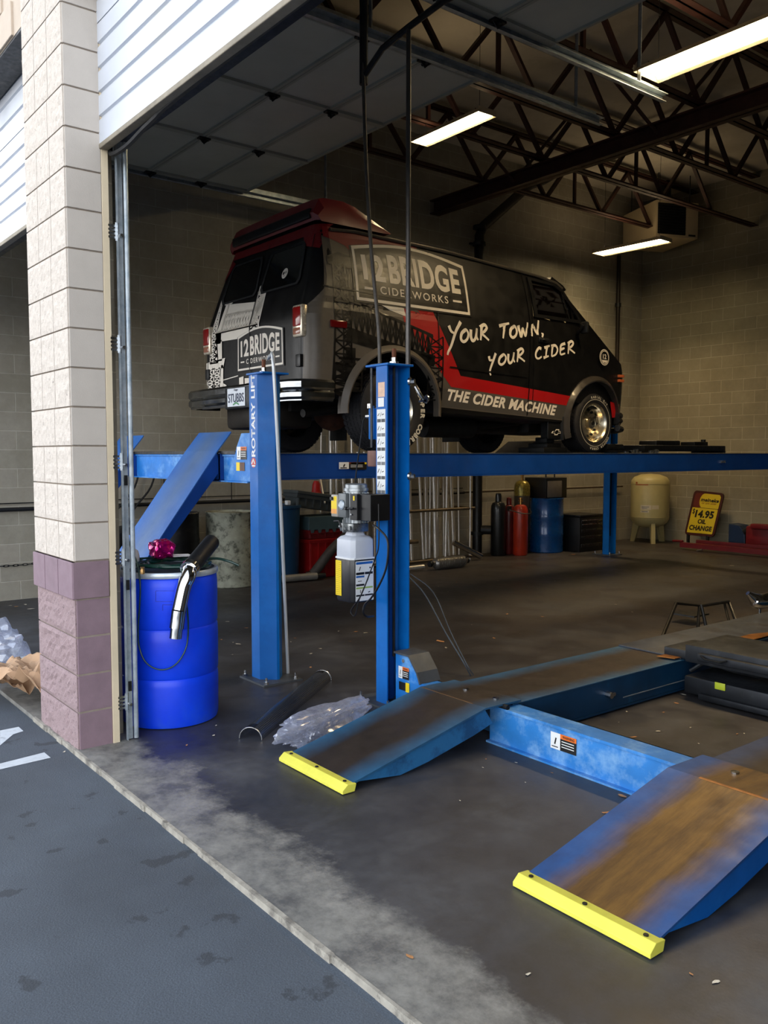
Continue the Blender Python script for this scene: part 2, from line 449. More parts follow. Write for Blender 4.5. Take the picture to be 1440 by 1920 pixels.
# pillar built of courses: purple base, scored purple band, cream split-face blocks
def rough_block(m, x0, x1, y0, y1, z0, z1, amp, seed):
    """block whose front (-y) face is broken stone"""
    nx, nz = 26, 9; g = {}
    for i in range(nx+1):
        for j in range(nz+1):
            x = x0+(x1-x0)*i/nx; z = z0+(z1-z0)*j/nz
            ed = min(i, nx-i, (j)*2, (nz-j)*2)
            d = (noise.noise(Vector((x*14+seed, z*16, seed*3)))*.5+noise.noise(Vector((x*40, z*40, seed)))*.5+.25)*amp*min(1, ed/2.)
            g[i, j] = m.bm.verts.new((x, y0-max(-.002, d), z))
    for i in range(nx):
        for j in range(nz): m.bm.faces.new((g[i, j], g[i+1, j], g[i+1, j+1], g[i, j+1]))
    m.box((x0, y0+.0005, z0), (x1, y1, z1))
PX0, PX1 = -5.215, -4.545; H8 = .2032
m1, m2, m3, m4 = MB(), MB(), MB(), MB()
m5 = MB()
for k in range(34):
    z0 = k*H8-.02 if k == 0 else k*H8; z1 = (k+1)*H8-.008
    if k < 4:
        rough_block(m1, PX0+.012, PX1-.012, DY+.005, 1.69, z0, z1, .02, k+1); m2.box((PX1-.0125, DY+.012, z0), (PX1-.003, 1.69, z1), .003)
    elif k == 4:
        for a, b in ((0, .32), (.325, .655), (.66, 1)):
            m2.box((PX0-.01+(PX1-PX0+.02)*a, DY-.012, z0), (PX0-.01+(PX1-PX0+.02)*b-.006, DY+.02, z1), .003)
        m2.box((PX1-.03, DY-.008, z0), (PX1+.008, 1.685, z1), .003); m2.box((PX0-.008, DY, z0), (PX1-.02, 1.685, z1))
    else:
        cuts = (0, .32, .65, 1) if (k % 4) else (0, .62, 1)
        for a, b in zip(cuts, cuts[1:]):
            rough_block(m3, PX0+(PX1-PX0)*a+(.003 if a else 0), PX0+(PX1-PX0)*b-.003, DY, 1.69, z0, z1, .009, k+7+a)
        m4.box((PX1-.004, DY+.006, z0), (PX1+.0035, 1.69, z1), .003)
    m5.box((PX0+.02, DY+.012, z1-.001), (PX1-.004, 1.69, z1+.009))
pil = thing('masonry_pillar', (-4.88, DY+.1, 0), 'cream split-face block pillar with a purple painted base between the two bay doors', 'pillar')
pil['kind'] = 'structure'
m1.build('purple_split_face', M_PURPS, pil, smooth=False); m2.build('purple_smooth_block', M_PURP, pil, smooth=False)
m3.build('cream_split_face', M_SPLIT, pil, smooth=False); m4.build('cream_smooth_face', M_CREAM, pil, smooth=False)
m5.build('mortar_joint', pbr('mortar', '#8f8478', .95, var=.1, vs=20), pil, smooth=False)
MB().box((PX1-.05, 1.691, -.01), (PX1+.004, 1.728, 6.1), .002).build('trim_3', M_TRIM, kind='structure', label='cream painted door jamb beside the pillar', smooth=False)

# ---------------------------------------------------------------- sectional doors
def sectional_door(name, x0, x1, zb, ytop, label, seal_dark):
    """part-raised door: ribbed outer sections upright at y=1.68.., curve, then sections lying flat inside"""
    root = thing(name, ((x0+x1)/2, 1.73, zb), label, 'garage door'); root['kind'] = 'structure'
    yo = 1.685; sec = .61; z = zb; m = MB(); mi = MB(); mr = MB()
    while z < 4.25:
        zt = min(z+sec, 4.35)
        # fluted outer skin: profile in (y,z)
        pr = [(yo+.03, z+.002)]; n = 5
        pr.append((yo, z+.002))
        for q in range(1, n):
            zz = z+(zt-z)*q/n+.02
            pr += [(yo, zz-.020), (yo+.014, zz-.010), (yo+.014, zz+.002), (yo, zz+.006)]
        pr += [(yo, zt-.005), (yo+.03, zt-.005)]
        m.prism(pr, 'x', x0, x1)
        z = zt
    m.build('outer_section', M_DOOR, root, smooth=False)
    # horizontal sections under the roof
    zh = 4.68; y = 2.15; k = 0
    mi.box((x0+.02, yo+.03, zb+.01), (x1-.02, yo+.035, 4.3))
    arc = [(yo+.035+.47*(1-math.cos(a)), 4.25+.46*math.sin(a)) for a in [i*PI/2/8 for i in range(9)]]
    pr = arc + [(p[0]+.01, p[1]+.035) for p in arc[::-1]]
    mi.prism(pr, 'x', x0+.02, x1-.02)
    hg = MB(); ys = []
    while y < ytop-.2:
        y2 = y+sec-.006; mi.box((x0+.02, y, zh+.02), (x1-.02, y2, zh+.06))
        mr.box((x0+.02, y, zh), (x1-.02, y+.028, zh+.03)); mr.box((x0+.02, y2-.028, zh), (x1-.02, y2, zh+.03))
        ns = max(2, round((x1-x0)/1.25))
        for i in range(ns+1):
            xx = x0+.06+(x1-x0-.12)*i/ns
            mr.box((xx-.035, y, zh-.004), (xx+.035, y2, zh+.02))
            hg.box((xx-.03, y-.06, zh-.02), (xx+.03, y+.06, zh-.003)); hg.cyl((xx-.035, y, zh-.028), (xx+.035, y, zh-.028), .012, n=8)
            hg.prism([(y-.05, zh-.02), (y, zh-.065), (y+.05, zh-.02)], 'x', xx-.004, xx+.004)
        y = y2+.006; k += 1
    mi.build('inner_section', M_DOORIN, root, smooth=False); mr.build('stile', M_DOORRIB, root, smooth=False); hg.build('hinge', M_IRON, root, smooth=False)
    # bottom astragal, slightly torn away at the left
    s = MB(); s.box((x0, yo-.004, zb-.022), (x1, yo+.045, zb+.004), .004)
    s.build('bottom_seal', M_SEAL if not seal_dark else M_RUBBER, root, smooth=False)
    f = MB(); f.tube([(x0+.02, yo+.06, zb+.0), (x0+.08, yo+.05, zb-.05), (x0+.3, yo+.045, zb-.065), (x0+.6, yo+.045, zb-.035), (x0+1.2, yo+.045, zb-.012), (x1, yo+.045, zb-.012)], .014, n=6, smooth=5)
    f.build('loose_rubber_strip', M_RUBBER, root)
    # strengthening strut, dark, behind the lowest section
    s = MB(); s.box((x0+.03, yo+.05, zb+.04), (x1-.03, yo+.16, zb+.10)); s.build('strut', M_IRON, root, smooth=False)
    # tracks: vertical angles + horizontal channels
    for sx, xx in ((-1, x0), (1, x1)):
        t = MB(); X = xx + sx*-.0
        zb_ = 3.3 if (x0 > -5 and sx < 0) else .01
        t.box((X-.012, 1.80, zb_), (X-.008, 1.865, 4.25)); t.box((X-.012, 1.86, zb_), (X+.05, 1.865, 4.25)); t.box((X+.046, 1.83, zb_), (X+.05, 1.865, 4.25))
        arc = [(1.83+.45*(1-math.cos(a)), 4.25+.42*math.sin(a)) for a in [i*PI/2/8 for i in range(9)]]
        t.tube([(X+.02, p[0], p[1]) for p in arc], .022, n=6)
        t.box((X-.012, 2.28, 4.64), (X-.008, 6.7, 4.70)); t.box((X-.012, 2.28, 4.695), (X+.05, 6.7, 4.70)); t.box((X-.012, 2.28, 4.64), (X+.03, 6.7, 4.644))
        tr = t.build('track', M_GALV, root, smooth=False)
        h = MB()
        for yy in (4.0, 6.35):
            h.box((X-.02, yy, 4.70), (X-.015, yy+.035, CZ)); h.box((X-.02, yy, 4.70), (X+.015, yy+.004, CZ))
        h.box((X-.05, 2.2, 4.70), (X-.046, 6.7, 4.78))
        h.build('track_hanger', M_GALV, root, smooth=False)
    return root
d1 = sectional_door('door_1', -9.28, -5.25, 3.05, 5.0, 'white ribbed steel door, part raised over the left bay', False)
d2 = sectional_door('door_2', -4.575, -.05, 3.19, 5.1, 'white ribbed steel door, part raised over the main bay, seal coming loose', False)

# vertical galvanised track of the main bay, with slotted jamb brackets
t = thing('door_track', (-4.56, 1.79, 0), 'tall galvanised steel door track standing beside the cream jamb', 'door track')
m = MB()
m.box((-4.548, 1.765, .005), (-4.545, 1.80, 3.35)); m.box((-4.60, 1.80, .005), (-4.545, 1.803, 3.35))
m.tube([(-4.545, 1.822, .005), (-4.545, 1.822, 3.35)], .014, n=10)
m.box((-4.548, 1.765, .005), (-4.52, 1.768, 3.35))
m.build('angle', M_GALV, t)
for z in (.18, .98, 1.50, 2.13, 2.72):
    b = MB(); 
    for q in range(4): b.box((-4.545, 1.722, z+q*.02), (-4.541, 1.768, z+q*.02+.012))
    b.box((-4.545, 1.722, z-.01), (-4.542, 1.73, z+.085)); b.box((-4.545, 1.76, z-.01), (-4.542, 1.78, z+.085))
    b.cyl((-4.545, 1.79, z+.02), (-4.528, 1.79, z+.02), .009, n=8)
    b.build('jamb_bracket', M_STEEL, t, smooth=False)
for z in (.28, .84, 1.41):
    MB().box((-4.519, 1.772, z), (-4.516, 1.79, z+.055)).build('slot', M_BLACK, t, smooth=False)  # uplight added above the housing to brighten the roof

# ---------------------------------------------------------------- roof steel: joists run in depth, girders run across
def joist(x):
    o = thing('roof_joist', (x, 7.6, 5.3), 'dark red open-web steel joist under the roof', 'roof joist', 'open-web joists under the roof')
    for y0, z0 in ((1.8, 5.32), (1.8, 6.10)):
        m = MB()
        m.box((x-.07, y0, z0), (x-.006, BY, z0+.01)); m.box((x+.006, y0, z0), (x+.07, BY, z0+.01))
        m.box((x-.012, y0, z0), (x-.006, BY, z0+.05)); m.box((x+.006, y0, z0), (x+.012, BY, z0+.05))
        m.build('chord', M_TRUSS, o, smooth=False)
    m = MB(); y = 2.1
    while y < BY-1.5:
        for a_, b_ in (((y, 5.36), (y+.62, 6.08)), ((y+.62, 6.08), (y+1.24, 5.36))): m.tube([(x, a_[0], a_[1]), (x, b_[0], b_[1])], .034, n=4)
        if round(y*10) % 3 == 0: m.tube([(x, y+.62, 5.36), (x, y+.62, 6.08)], .028, n=4)
        y += 1.3
    m.build('web', M_TRUSS, o, smooth=False)
    return o
for x in (-8.7, -7.6, -6.5, -5.4, -4.3, -3.2, -2.1, -1.0): joist(x)
def girder(y):
    o = thing('roof_girder', (-3, y, 5.2), 'brown steel cross girder under the joists', 'girder', 'cross girders under the roof')
    m = MB(); m.box((WX, y-.09, 5.28), (RX, y+.09, 5.30)); m.box((WX, y-.01, 5.1), (RX, y+.01, 5.3)); m.box((WX, y-.09, 5.10), (RX, y+.09, 5.115))
    m.build('beam', M_TRUSS, o, smooth=False)
    for x in (-8.15, -5.95, -3.75):
        for s in (-1, 1): MB().tube([(x, y, 5.2), (x+s*.5, y+.6*s, 6.12)], .022, n=6).build('brace', M_TRUSS, o)
girder(8.62)
# ================================================================ VAN
XC = -6.72; RZ = 1.59                       # centre line, runway top
def lerp_tab(tab, v):
    if v <= tab[0][0]: return tab[0][1]
    for (a, fa), (b, fb) in zip(tab, tab[1:]):
        if v <= b:
            t = (v-a)/(b-a); return fa + (fb-fa)*t
    return tab[-1][1]
HW = [(1.8, .895), (2.0, .905), (2.15, .925), (2.4, .937), (2.62, .937), (2.75, .928), (2.95, .905), (3.2, .855), (3.4, .79), (3.5, .755)]
ZT = [(3.8, 3.47), (4.2, 3.50), (5.4, 3.48), (6.6, 3.41), (6.85, 3.37), (6.95, 3.31), (7.02, 3.22), (7.32, 2.86), (7.40, 2.82), (7.78, 2.70), (7.92, 2.60), (8.0, 2.42), (8.04, 2.1)]
ARR, ARF = (4.67, 1.95, .50), (7.40, 1.90, .44)
def zbot(Y):
    z = lerp_tab([(3.8, 2.12), (4.1, 2.06), (4.3, 1.98), (6.9, 1.90), (7.0, 1.90), (7.8, 1.98), (8.04, 2.02)], Y)
    for cy, cz, r in (ARR, ARF):
        d = abs(Y-cy)
        if d < r: z = max(z, cz+math.sqrt(r*r-d*d))
    return z
def hwy(z, Y):
    w = sum(lerp_tab(HW, z+q) for q in (-.12, -.06, 0, .06, .12))/5
    d = Y-3.8; r = .13
    if d < r: w -= r-math.sqrt(max(0, r*r-(r-d)**2))
    w -= lerp_tab([(7.2, 0), (7.6, .015), (7.85, .05), (7.97, .10), (8.04, .22)], Y)
    # crease line under the drip rail and along the waist
    if abs(z-2.78) < .02: w -= .004
    return w
def lean(z): return max(0, z-2.7)*.30
def SY(Y, z): return Y + lean(z)*max(0., 1-(Y-3.8)/1.2)
def side_pt(Y, z, off=.004, s=1):
    """point on the right (s=1) or left (s=-1) flank; Y is already a world depth"""
    k = max(0., 1-(Y-3.8)/1.2); Yl = Y - lean(z)*k/(1-lean(z)/1.2*0+0)  if k > 0 else Y
    return (XC + s*(hwy(z, max(3.8, Yl))+off), Y, z)
def rear_pt(X, z, off=.006):
    w = lerp_tab(HW, z); d = abs(X-XC); r = .13; y = 3.8
    if d > w-r: y = 3.8 + r-math.sqrt(max(0, r*r-(d-(w-r))**2))
    y -= .0
    return (X, y+lean(z)-off, z)
STN = sorted(set([3.8, 3.802, 3.808, 3.82, 3.84, 3.87, 3.9, 3.93] + [round(3.96+i*.04, 3) for i in range(75)] + [6.95, 7.0, 7.02, 7.9, 7.94, 7.97, 8.0, 8.02, 8.035, 8.04]))
STN = [s for s in STN if s <= 8.04]
KS, KT = 30, 7
def section(Y):
    zb, zt = zbot(Y), lerp_tab(ZT, Y); zs = max(zb+.02, zt-.06); P = []
    for k in range(KS+1):
        z = zb+(zs-zb)*k/KS; P.append((hwy(z, Y), z))
    x0 = P[-1][0]; cr = .05 if Y < 7 else .05
    for k in range(1, KT+1):
        a = PI/2*k/KT; P.append((x0*(1-k/KT)**.55 if k < KT else 0, zs + (zt+cr-zs)*math.sin(a)))
    return P
van = thing('panel_van', (XC, 4.67, RZ), 'black and red graphic-wrapped panel van raised on the blue lift', 'van')
M_VAN = pbr('van_satin_black', '#09090b', .42, var=.1, vs=3, coat=.06, spec=.4)
M_VGREY = pbr('van_wrap_grey', '#5d564e', .45, var=.08, vs=3, coat=.04, col2='#46413c', thr=(.5, .7), s2=1.5)
M_VRED = pbr('van_wrap_red', '#a80f14', .42, var=.05, vs=2, coat=.04)
M_VRED2 = pbr('van_red_paint', '#7c0c16', .42, var=.06, vs=2, coat=.1)
M_VWHITE = pbr('van_wrap_white', '#e9e2d6', .45, var=.02)
M_VBLACK = pbr('van_wrap_black', '#0b0b0d', .35, var=.05)
M_SILL = pbr('van_sill_grey', '#4a4744', .4, var=.06, coat=.2)
M_GLASS = glassy('tinted_window_glass', '#ebe8dc', .02)
M_DGLASS = pbr('dark_privacy_glass', '#060809', .06, var=.02, coat=.6)
WIN = [(6.46, 2.93), (6.44, 3.30), (6.80, 3.285), (6.93, 3.22), (7.14, 2.93)]     # door window outline (Y, z)
def inside(P, x, y):
    c = False; n = len(P)
    for i in range(n):
        (x0, y0), (x1, y1) = P[i], P[i-1]
        if (y0 > y) != (y1 > y) and x < (x1-x0)*(y-y0)/(y1-y0)+x0: c = not c
    return c
bm = bmesh.new(); G = {}
for i, Y in enumerate(STN):
    S = section(Y)
    for k, (x, z) in enumerate(S):
        for s in (1, -1):
            if x == 0 and s == -1: G[i, k, s] = G[i, k, 1]
            else: G[i, k, s] = bm.verts.new((XC+s*x, SY(Y, z), z))
N = len(STN); K = KS+KT+1
for i in range(N-1):
    for k in range(K-1):
        for s in (1, -1):
            q = [G[i, k, s], G[i+1, k, s], G[i+1, k+1, s], G[i, k+1, s]]
            q = list(dict.fromkeys(q)); c = sum((v.co for v in q), Vector())/len(q)
            if k < KS and inside(WIN, c.y, c.z): continue
            if 6.99 < STN[i] < 7.31 and k >= KS and abs(c.x-XC) < .80: continue     # windscreen
            bm.faces.new(q)
    bm.faces.new((G[i, 0, 1], G[i, 0, -1], G[i+1, 0, -1], G[i+1, 0, 1]))
for i in (0, N-1):
    NC = 10; cols = {}
    for k in range(K):
        a, b = G[i, k, 1], G[i, k, -1]
        cols[k] = [a] + [bm.verts.new(a.co.lerp(b.co, j/NC)) for j in range(1, NC)] + [b] if a is not b else [a]*(NC+1)
    for k in range(K-1):
        for j in range(NC):
            q = list(dict.fromkeys([cols[k][j], cols[k][j+1], cols[k+1][j+1], cols[k+1][j]]))
            if len(q) > 2: bm.faces.new(q)
m = MB(); m.bm.free(); m.bm = bm
body = m.build('body', M_VAN, van, ang=40)
CUT = (.08, .05)
def sidedecal(bmx, name, mat, off=.004, s=1, label=None): return decal(bmx, lambda y, z: side_pt(y, z, off, s), name, mat, van, CUT, label)
def reardecal(bmx, name, mat, off=.006, label=None): return decal(bmx, lambda x, z: rear_pt(x, z, off), name, mat, van, (.04, .05), label)
def grow(P, g):
    c = Vector((sum(p[0] for p in P)/len(P), sum(p[1] for p in P)/len(P)))
    return [tuple(c+(Vector(p)-c)*(1+g)) for p in P]
def ringbm(P, Q):
    n = len(P); return poly_bm([[P[i], P[(i+1) % n], Q[(i+1) % n], Q[i]] for i in range(n)])

# --- wrap artwork, right flank (coordinates are depth Y and height z)
YW = lambda y: y*1.012-.0    # measured on the flat side plane, moved to the real flank
# grey field towards the rear
def arch_pts(c, r, a0, a1, n=14): return [(c[0]+r*math.cos(math.radians(a0+(a1-a0)*i/n)), c[1]+r*math.sin(math.radians(a0+(a1-a0)*i/n))) for i in range(n+1)]
grey = [(3.95, 2.14), (4.14, 2.08)] + arch_pts(ARR, .53, 168, 12) + [(5.2, 2.0), (6.9, 1.92), (7.0, 2.06), (5.42, 2.20), (5.30, 2.25), (4.95, 2.82), (4.62, 3.0), (4.4, 3.12), (4.2, 3.33), (4.02, 3.36), (3.96, 2.9)]
sidedecal(poly_bm([grey]), 'grey_wrap_panel', M_VGREY, .002)
red = [(4.02, 3.34), (4.22, 3.32), (4.42, 3.14), (4.66, 2.98), (4.70, 2.86), (5.13, 2.86), (5.20, 2.76), (5.44, 2.30), (5.50, 2.27), (7.02, 2.17), (6.96, 2.075), (5.42, 2.175), (5.30, 2.20), (5.18, 2.40), (4.80, 2.78), (4.72, 2.93), (4.92, 3.30), (4.95, 3.42), (4.03, 3.45)]
redA = [(4.04, 3.44), (4.03, 3.35), (4.22, 3.30), (4.42, 3.13), (4.64, 2.98), (4.80, 3.10), (5.05, 3.42)]
redB = [(4.74, 2.87), (5.10, 2.86), (5.44, 2.29), (7.04, 2.165), (6.97, 2.07), (5.33, 2.185), (4.78, 2.70)]
sidedecal(poly_bm([redA]), 'red_wrap_stripe', M_VRED2, .0035); sidedecal(poly_bm([redB]), 'red_wrap_stripe', M_VRED, .0035)
sidedecal(poly_bm([[(7.68, 2.14), (7.9, 2.12), (7.93, 1.99), (7.75, 1.97)]]), 'red_wrap_stripe', M_VRED, .0035)
sidedecal(poly_bm([[(5.18, 2.17), (7.0, 2.07), (6.9, 1.93), (5.16, 2.01)]]), 'sill_panel', M_SILL, .003)

# lift bridge drawn in black lattice
B = []
def lattice_col(x0, x1, z0, z1, n, w=.012, tx=0.):
    B.append(stroke((x0, z0), (x0+tx, z1), w*1.3)); B.append(stroke((x1, z0), (x1-tx, z1), w*1.3))
    for i in range(n):
        a, b = i/n, (i+1)/n; f = lambda s, t: ((x0+tx*t) if s else (x1-tx*t), z0+(z1-z0)*t)
        B.append(stroke(f(0, a), f(1, b), w)); B.append(stroke(f(1, a), f(0, b), w)); B.append(stroke(f(0, a), f(1, a), w))
lattice_col(4.03, 4.22, 2.18, 3.14, 9, .014, .04); lattice_col(4.13, 4.21, 2.2, 3.1, 11, .01)
B.append([(4.02, 3.12), (4.30, 3.10), (4.33, 3.16), (4.27, 3.21), (4.14, 3.23), (4.02, 3.18)])
def truss(x0, za0, zb0, x1, za1, zb1, n, w=.013):
    B.append(stroke((x0, za0), (x1, za1), w*2)); B.append(stroke((x0, zb0), (x1, zb1), w*2))
    for i in range(n):
        a, b = i/n, (i+1)/n; T = lambda t: (x0+(x1-x0)*t, za0+(za1-za0)*t); U = lambda t: (x0+(x1-x0)*t, zb0+(zb1-zb0)*t)
        B.append(stroke(T(a), U(b), w)); B.append(stroke(U(a), T(b), w)); B.append(stroke(T(a), U(a), w*1.6))
truss(4.2, 2.84, 2.60, 5.1, 2.62, 2.42, 15)
B.append(stroke((4.16, 2.55), (5.12, 2.40), .10))
B.append(stroke((4.22, 2.90), (4.55, 2.88), .05))
B.append(stroke((4.2, 2.45), (4.2, 2.16), .10)); B.append(stroke((4.05, 2.30), (4.36, 2.30), .05)); B.append(stroke((4.08, 2.36), (4.32, 2.36), .02))
lattice_col(4.05, 4.32, 2.1, 2.32, 4, .014)
lattice_col(5.05, 5.22, 2.06, 2.62, 6, .012)
for (a, b, c, d) in ((4.24, 2.72, 4.34, 2.70), (4.7, 2.62, 4.8, 2.60)): B.append(stroke((a, b), (c, d), .03))
sidedecal(poly_bm(B), 'bridge_drawing', M_VBLACK, .0055)
sidedecal(poly_bm([[(4.46, 2.86), (4.78, 2.83), (4.80, 2.76), (4.62, 2.80)]]), 'white_wrap_chip', M_VWHITE, .006)

def plaque(cx, cz, w, h, z, fn, parent, cut, nm='cider_sign_graphic', tilt=0., chars=None):
    """two-line name plate: arched top border, bold name, spaced second line"""
    n = 14; top = lambda t: h/2 + .10*h*math.sin(PI*t)*1.0
    out = [(-w/2*.985, h/2*.93)] + [(-w/2*.985+w*.985*t, h/2*.93+.17*h*(math.sin(PI*t))) for t in [i/n for i in range(1, n)]] + [(w/2*.985, h/2*.93), (w/2, -h/2), (-w/2, -h/2)]
    bw = .05*h*1.05
    inn = [(p[0]-math.copysign(bw, p[0]) if abs(p[0]) > w/2*.95 else p[0]*(1-2*bw/w), p[1]-bw if p[1] > 0 else p[1]+bw) for p in out]
    tr = Matrix.Translation((cx, cz, 0)) @ Matrix.Rotation(tilt, 4, 'Z')
    def put(b, name, mat, off):
        b.transform(tr); decal(b, lambda x, y: fn(x, y, off), name, mat, parent, cut)
    put(poly_bm([grow(out, .035)]), 'sign_field', M_VBLACK, z)
    put(ringbm(out, inn), 'sign_border', M_VWHITE, z+.0025)
    t1 = fit_text('12', w*.185, h*.45, .035, 0); shift(t1, -w*.335, h*.11)
    t2 = fit_text('BRIDGE', w*.64, h*.48, .035, 0, 1.08); shift(t2, w*.11, h*.12)
    for b in (t1, t2):
        for v in b.verts:                                   # letters follow the arched top
            if v.co.y > 0: v.co.y += .09*h*math.cos(PI*v.co.x/w)*(v.co.y/(h*.33))-.02*h
    put(merge(t1, t2), 'lettering', M_VWHITE, z+.0025)
    t3 = fit_text('CIDERWORKS', w*.60, h*.14, .010, 0, 1.25); shift(t3, 0, -h*.265)
    d = poly_bm([stroke((-w*.43, -h*.265), (-w*.345, -h*.265), h*.04), stroke((w*.345, -h*.265), (w*.43, -h*.265), h*.04)])
    put(merge(t3, d), 'lettering', M_VWHITE, z+.0025)
def sfn(x, y, o): return side_pt(x, y, o)
plaque(4.92, 3.085, 1.29, .475, .007, sfn, van, CUT)

# script lettering, brush strokes
GL = {
 'Y': [[(0, 1.1), (.12, .75), (.3, .6)], [(.85, 1.3), (.45, .7), (.1, -.15), (-.12, -.55), (-.18, -.75)]],
 'O': [[(.35, .75), (.1, .55), (.02, .2), (.2, 0), (.45, .15), (.55, .5), (.4, .78), (.25, .7)]],
 'U': [[(.05, .75), (.02, .3), (.12, .02), (.3, .1), (.42, .45), (.48, .8), (.42, .3), (.52, .02)]],
 'R': [[(.12, .85), (.06, .4), (0, 0)], [(.02, .85), (.35, 1.0), (.5, .8), (.3, .55), (.08, .48), (.35, .2), (.6, -.05)]],
 'T': [[(.0, .85), (.35, .92), (.75, .98)], [(.42, .92), (.3, .45), (.2, 0)]],
 'W': [[(.0, .8), (.08, .3), (.15, .02), (.3, .45), (.36, .55), (.42, .2), (.5, .05), (.65, .5), (.75, .95)]],
 'N': [[(.02, 0), (.1, .5), (.15, .8)], [(.15, .8), (.35, .4), (.5, .05)], [(.5, .05), (.6, .6), (.7, 1.05)]],
 'C': [[(.5, .75), (.3, .85), (.05, .5), (.05, .15), (.25, 0), (.5, .12)]],
 'I': [[(.05, .8), (.28, .86), (.5, .9)], [(.28, .86), (.2, .45), (.14, .05)], [(-.05, .0), (.15, .04), (.38, .08)]],
 'D': [[(.12, .85), (.05, .4), (0, 0)], [(.0, .85), (.35, .85), (.52, .5), (.35, .12), (0, 0)]],
 'E': [[(.5, .9), (.15, .8), (.05, .4), (.08, .05), (.45, .08)], [(.08, .45), (.3, .5), (.42, .52)]],
 ',': [[(.1, .15), (.08, 0), (.02, -.15)]],
 'y': [[(0, .8), (.05, .5), (.25, .45)], [(.5, .95), (.3, .4), (.1, -.15), (.05, -.45), (.12, -.7)]]}
def script(txt, p0, p1, h, wid=.018):
    """brush letters from p0 to p1 along a rising base line"""
    adv = {' ': .75, ',': .25, 'W': .95, 'T': .75, 'Y': .75, 'I': .62, 'N': .85}
    tot = sum(adv.get(c, .7) for c in txt); d = Vector((p1[0]-p0[0], p1[1]-p0[1])); L = d.length; ang = math.atan2(d.y, d.x); sx = L/tot
    out = []; x = 0
    for c in txt:
        for st in GL.get(c, []):
            pts = []
            for (a, b) in st:
                X, Z = x+a*sx, b*h
                pts.append((p0[0]+X*math.cos(ang)-Z*math.sin(ang)*.3, p0[1]+X*math.sin(ang)+Z))
            out += ribbon(pts, lambda t, w=wid: w*(1.15-.5*t))
        x += adv.get(c, .7)*sx
    b = bmesh.new()
    for P in out:
        try: b.faces.new([b.verts.new(p) for p in P])
        except ValueError: pass
    return b
sidedecal(merge(script('YOUR TOWN,', (5.30, 2.575), (6.58, 2.755), .14, .030), script('yOUR CIDER', (5.80, 2.395), (7.05, 2.615), .12, .026)), 'script_lettering', M_VWHITE, .006)
t = fit_text('THE CIDER MACHINE', 1.50, .104, .04, .28, 1.1)
t.transform(Matrix(((1, 0, 0, 0), (-.066, 1, 0, 0), (0, 0, 1, 0), (0, 0, 0, 1)))); shift(t, 6.04, 2.065)
sidedecal(t, 'lettering', M_VWHITE, .006)
# round fender badge
c = (7.53, 2.60)
def disc(c, r, n=28): return [(c[0]+r*math.cos(2*PI*i/n), c[1]+r*math.sin(2*PI*i/n)*1.0) for i in range(n)]
sidedecal(poly_bm([disc(c, .085)]), 'round_badge', M_VWHITE, .005); sidedecal(poly_bm([disc(c, .076)]), 'round_badge', M_VBLACK, .0065)
sidedecal(ringbm(disc(c, .07), disc(c, .063)), 'round_badge', M_VWHITE, .008)
sidedecal(poly_bm([[(c[0]-.05, c[1]-.03), (c[0]+.05, c[1]-.03), (c[0]+.03, c[1]-.055), (c[0]-.03, c[1]-.055)]]), 'round_badge', M_VWHITE, .008)
sidedecal(shift(fit_text('12', .06, .05, .02), c[0], c[1]+.008), 'badge_number', M_VWHITE, .008)
# panel gaps
gaps = [[(6.36, 3.36), (6.38, 2.9), (6.36, 2.4), (6.36, 1.96)], [(5.15, 3.40), (5.17, 2.8), (5.17, 2.1)]]
sidedecal(poly_bm([q for g in gaps for q in [stroke(a, b, .010) for a, b in zip(g, g[1:])]]), 'panel_gap', M_BLACK, .009)
sidedecal(poly_bm([stroke((6.42, 3.34), (6.42, 2.0), .006), stroke((4.25, 2.94), (5.4, 2.95), .007)]), 'panel_gap', M_BLACK, .009)
sidedecal(poly_bm([stroke((5.3, 2.36), (6.33, 2.33), .014)]), 'body_crease', M_VAN, .010)
sidedecal(poly_bm([stroke((3.95, 2.93), (4.8, 2.905), .010)]), 'body_crease', M_BLACK, .010)

# --- windows: frame + pane on both doors, windscreen, rear doors
for s in (1, -1):
    f = ringbm(grow(WIN, .07), grow(WIN, -.09)); fr = decal(f, lambda y, z, s=s: side_pt(y, z, .008, s), 'window_frame', M_BLACK, van, (.08, .05))
    md = fr.modifiers.new('t', 'SOLIDIFY'); md.thickness = .012
    decal(poly_bm([grow(WIN, .02)]), lambda y, z, s=s: side_pt(y, z, -.006, s), 'door_glass', M_GLASS, van, (.08, .05))
    q = stroke((6.90, 3.26), (6.98, 2.93), .018)
    decal(poly_bm([q]), lambda y, z, s=s: side_pt(y, z, .012, s), 'quarter_window_bar', M_BLACK, van)
m = MB()
def ws(u, v):   # windscreen surface
    Y = 6.99+.32*v; zt = lerp_tab(ZT, Y); return (XC+u*(.72+.06*v), Y, zt-.01+.035*(1-u*u))
for i in range(8):
    for j in range(4): m.quad(ws(-1+i/4, j/4), ws(-1+(i+1)/4, j/4), ws(-1+(i+1)/4, (j+1)/4), ws(-1+i/4, (j+1)/4))
m.build('windscreen', M_GLASS, van)
RW = [(.035, .0), (.0, .04), (.03, .30), (.06, .34), (.52, .34), (.555, .31), (.60, .04), (.57, 0)]
for s, lab in ((1, None), (-1, None)):
    P = [(XC+s*(.055+x), 2.985+z) for x, z in RW]
    reardecal(ringbm(grow(P, .09), grow(P, -.02)), 'rear_window_seal', M_RUBBER, .012)
    reardecal(poly_bm([P]), 'rear_window', M_DGLASS, .009)
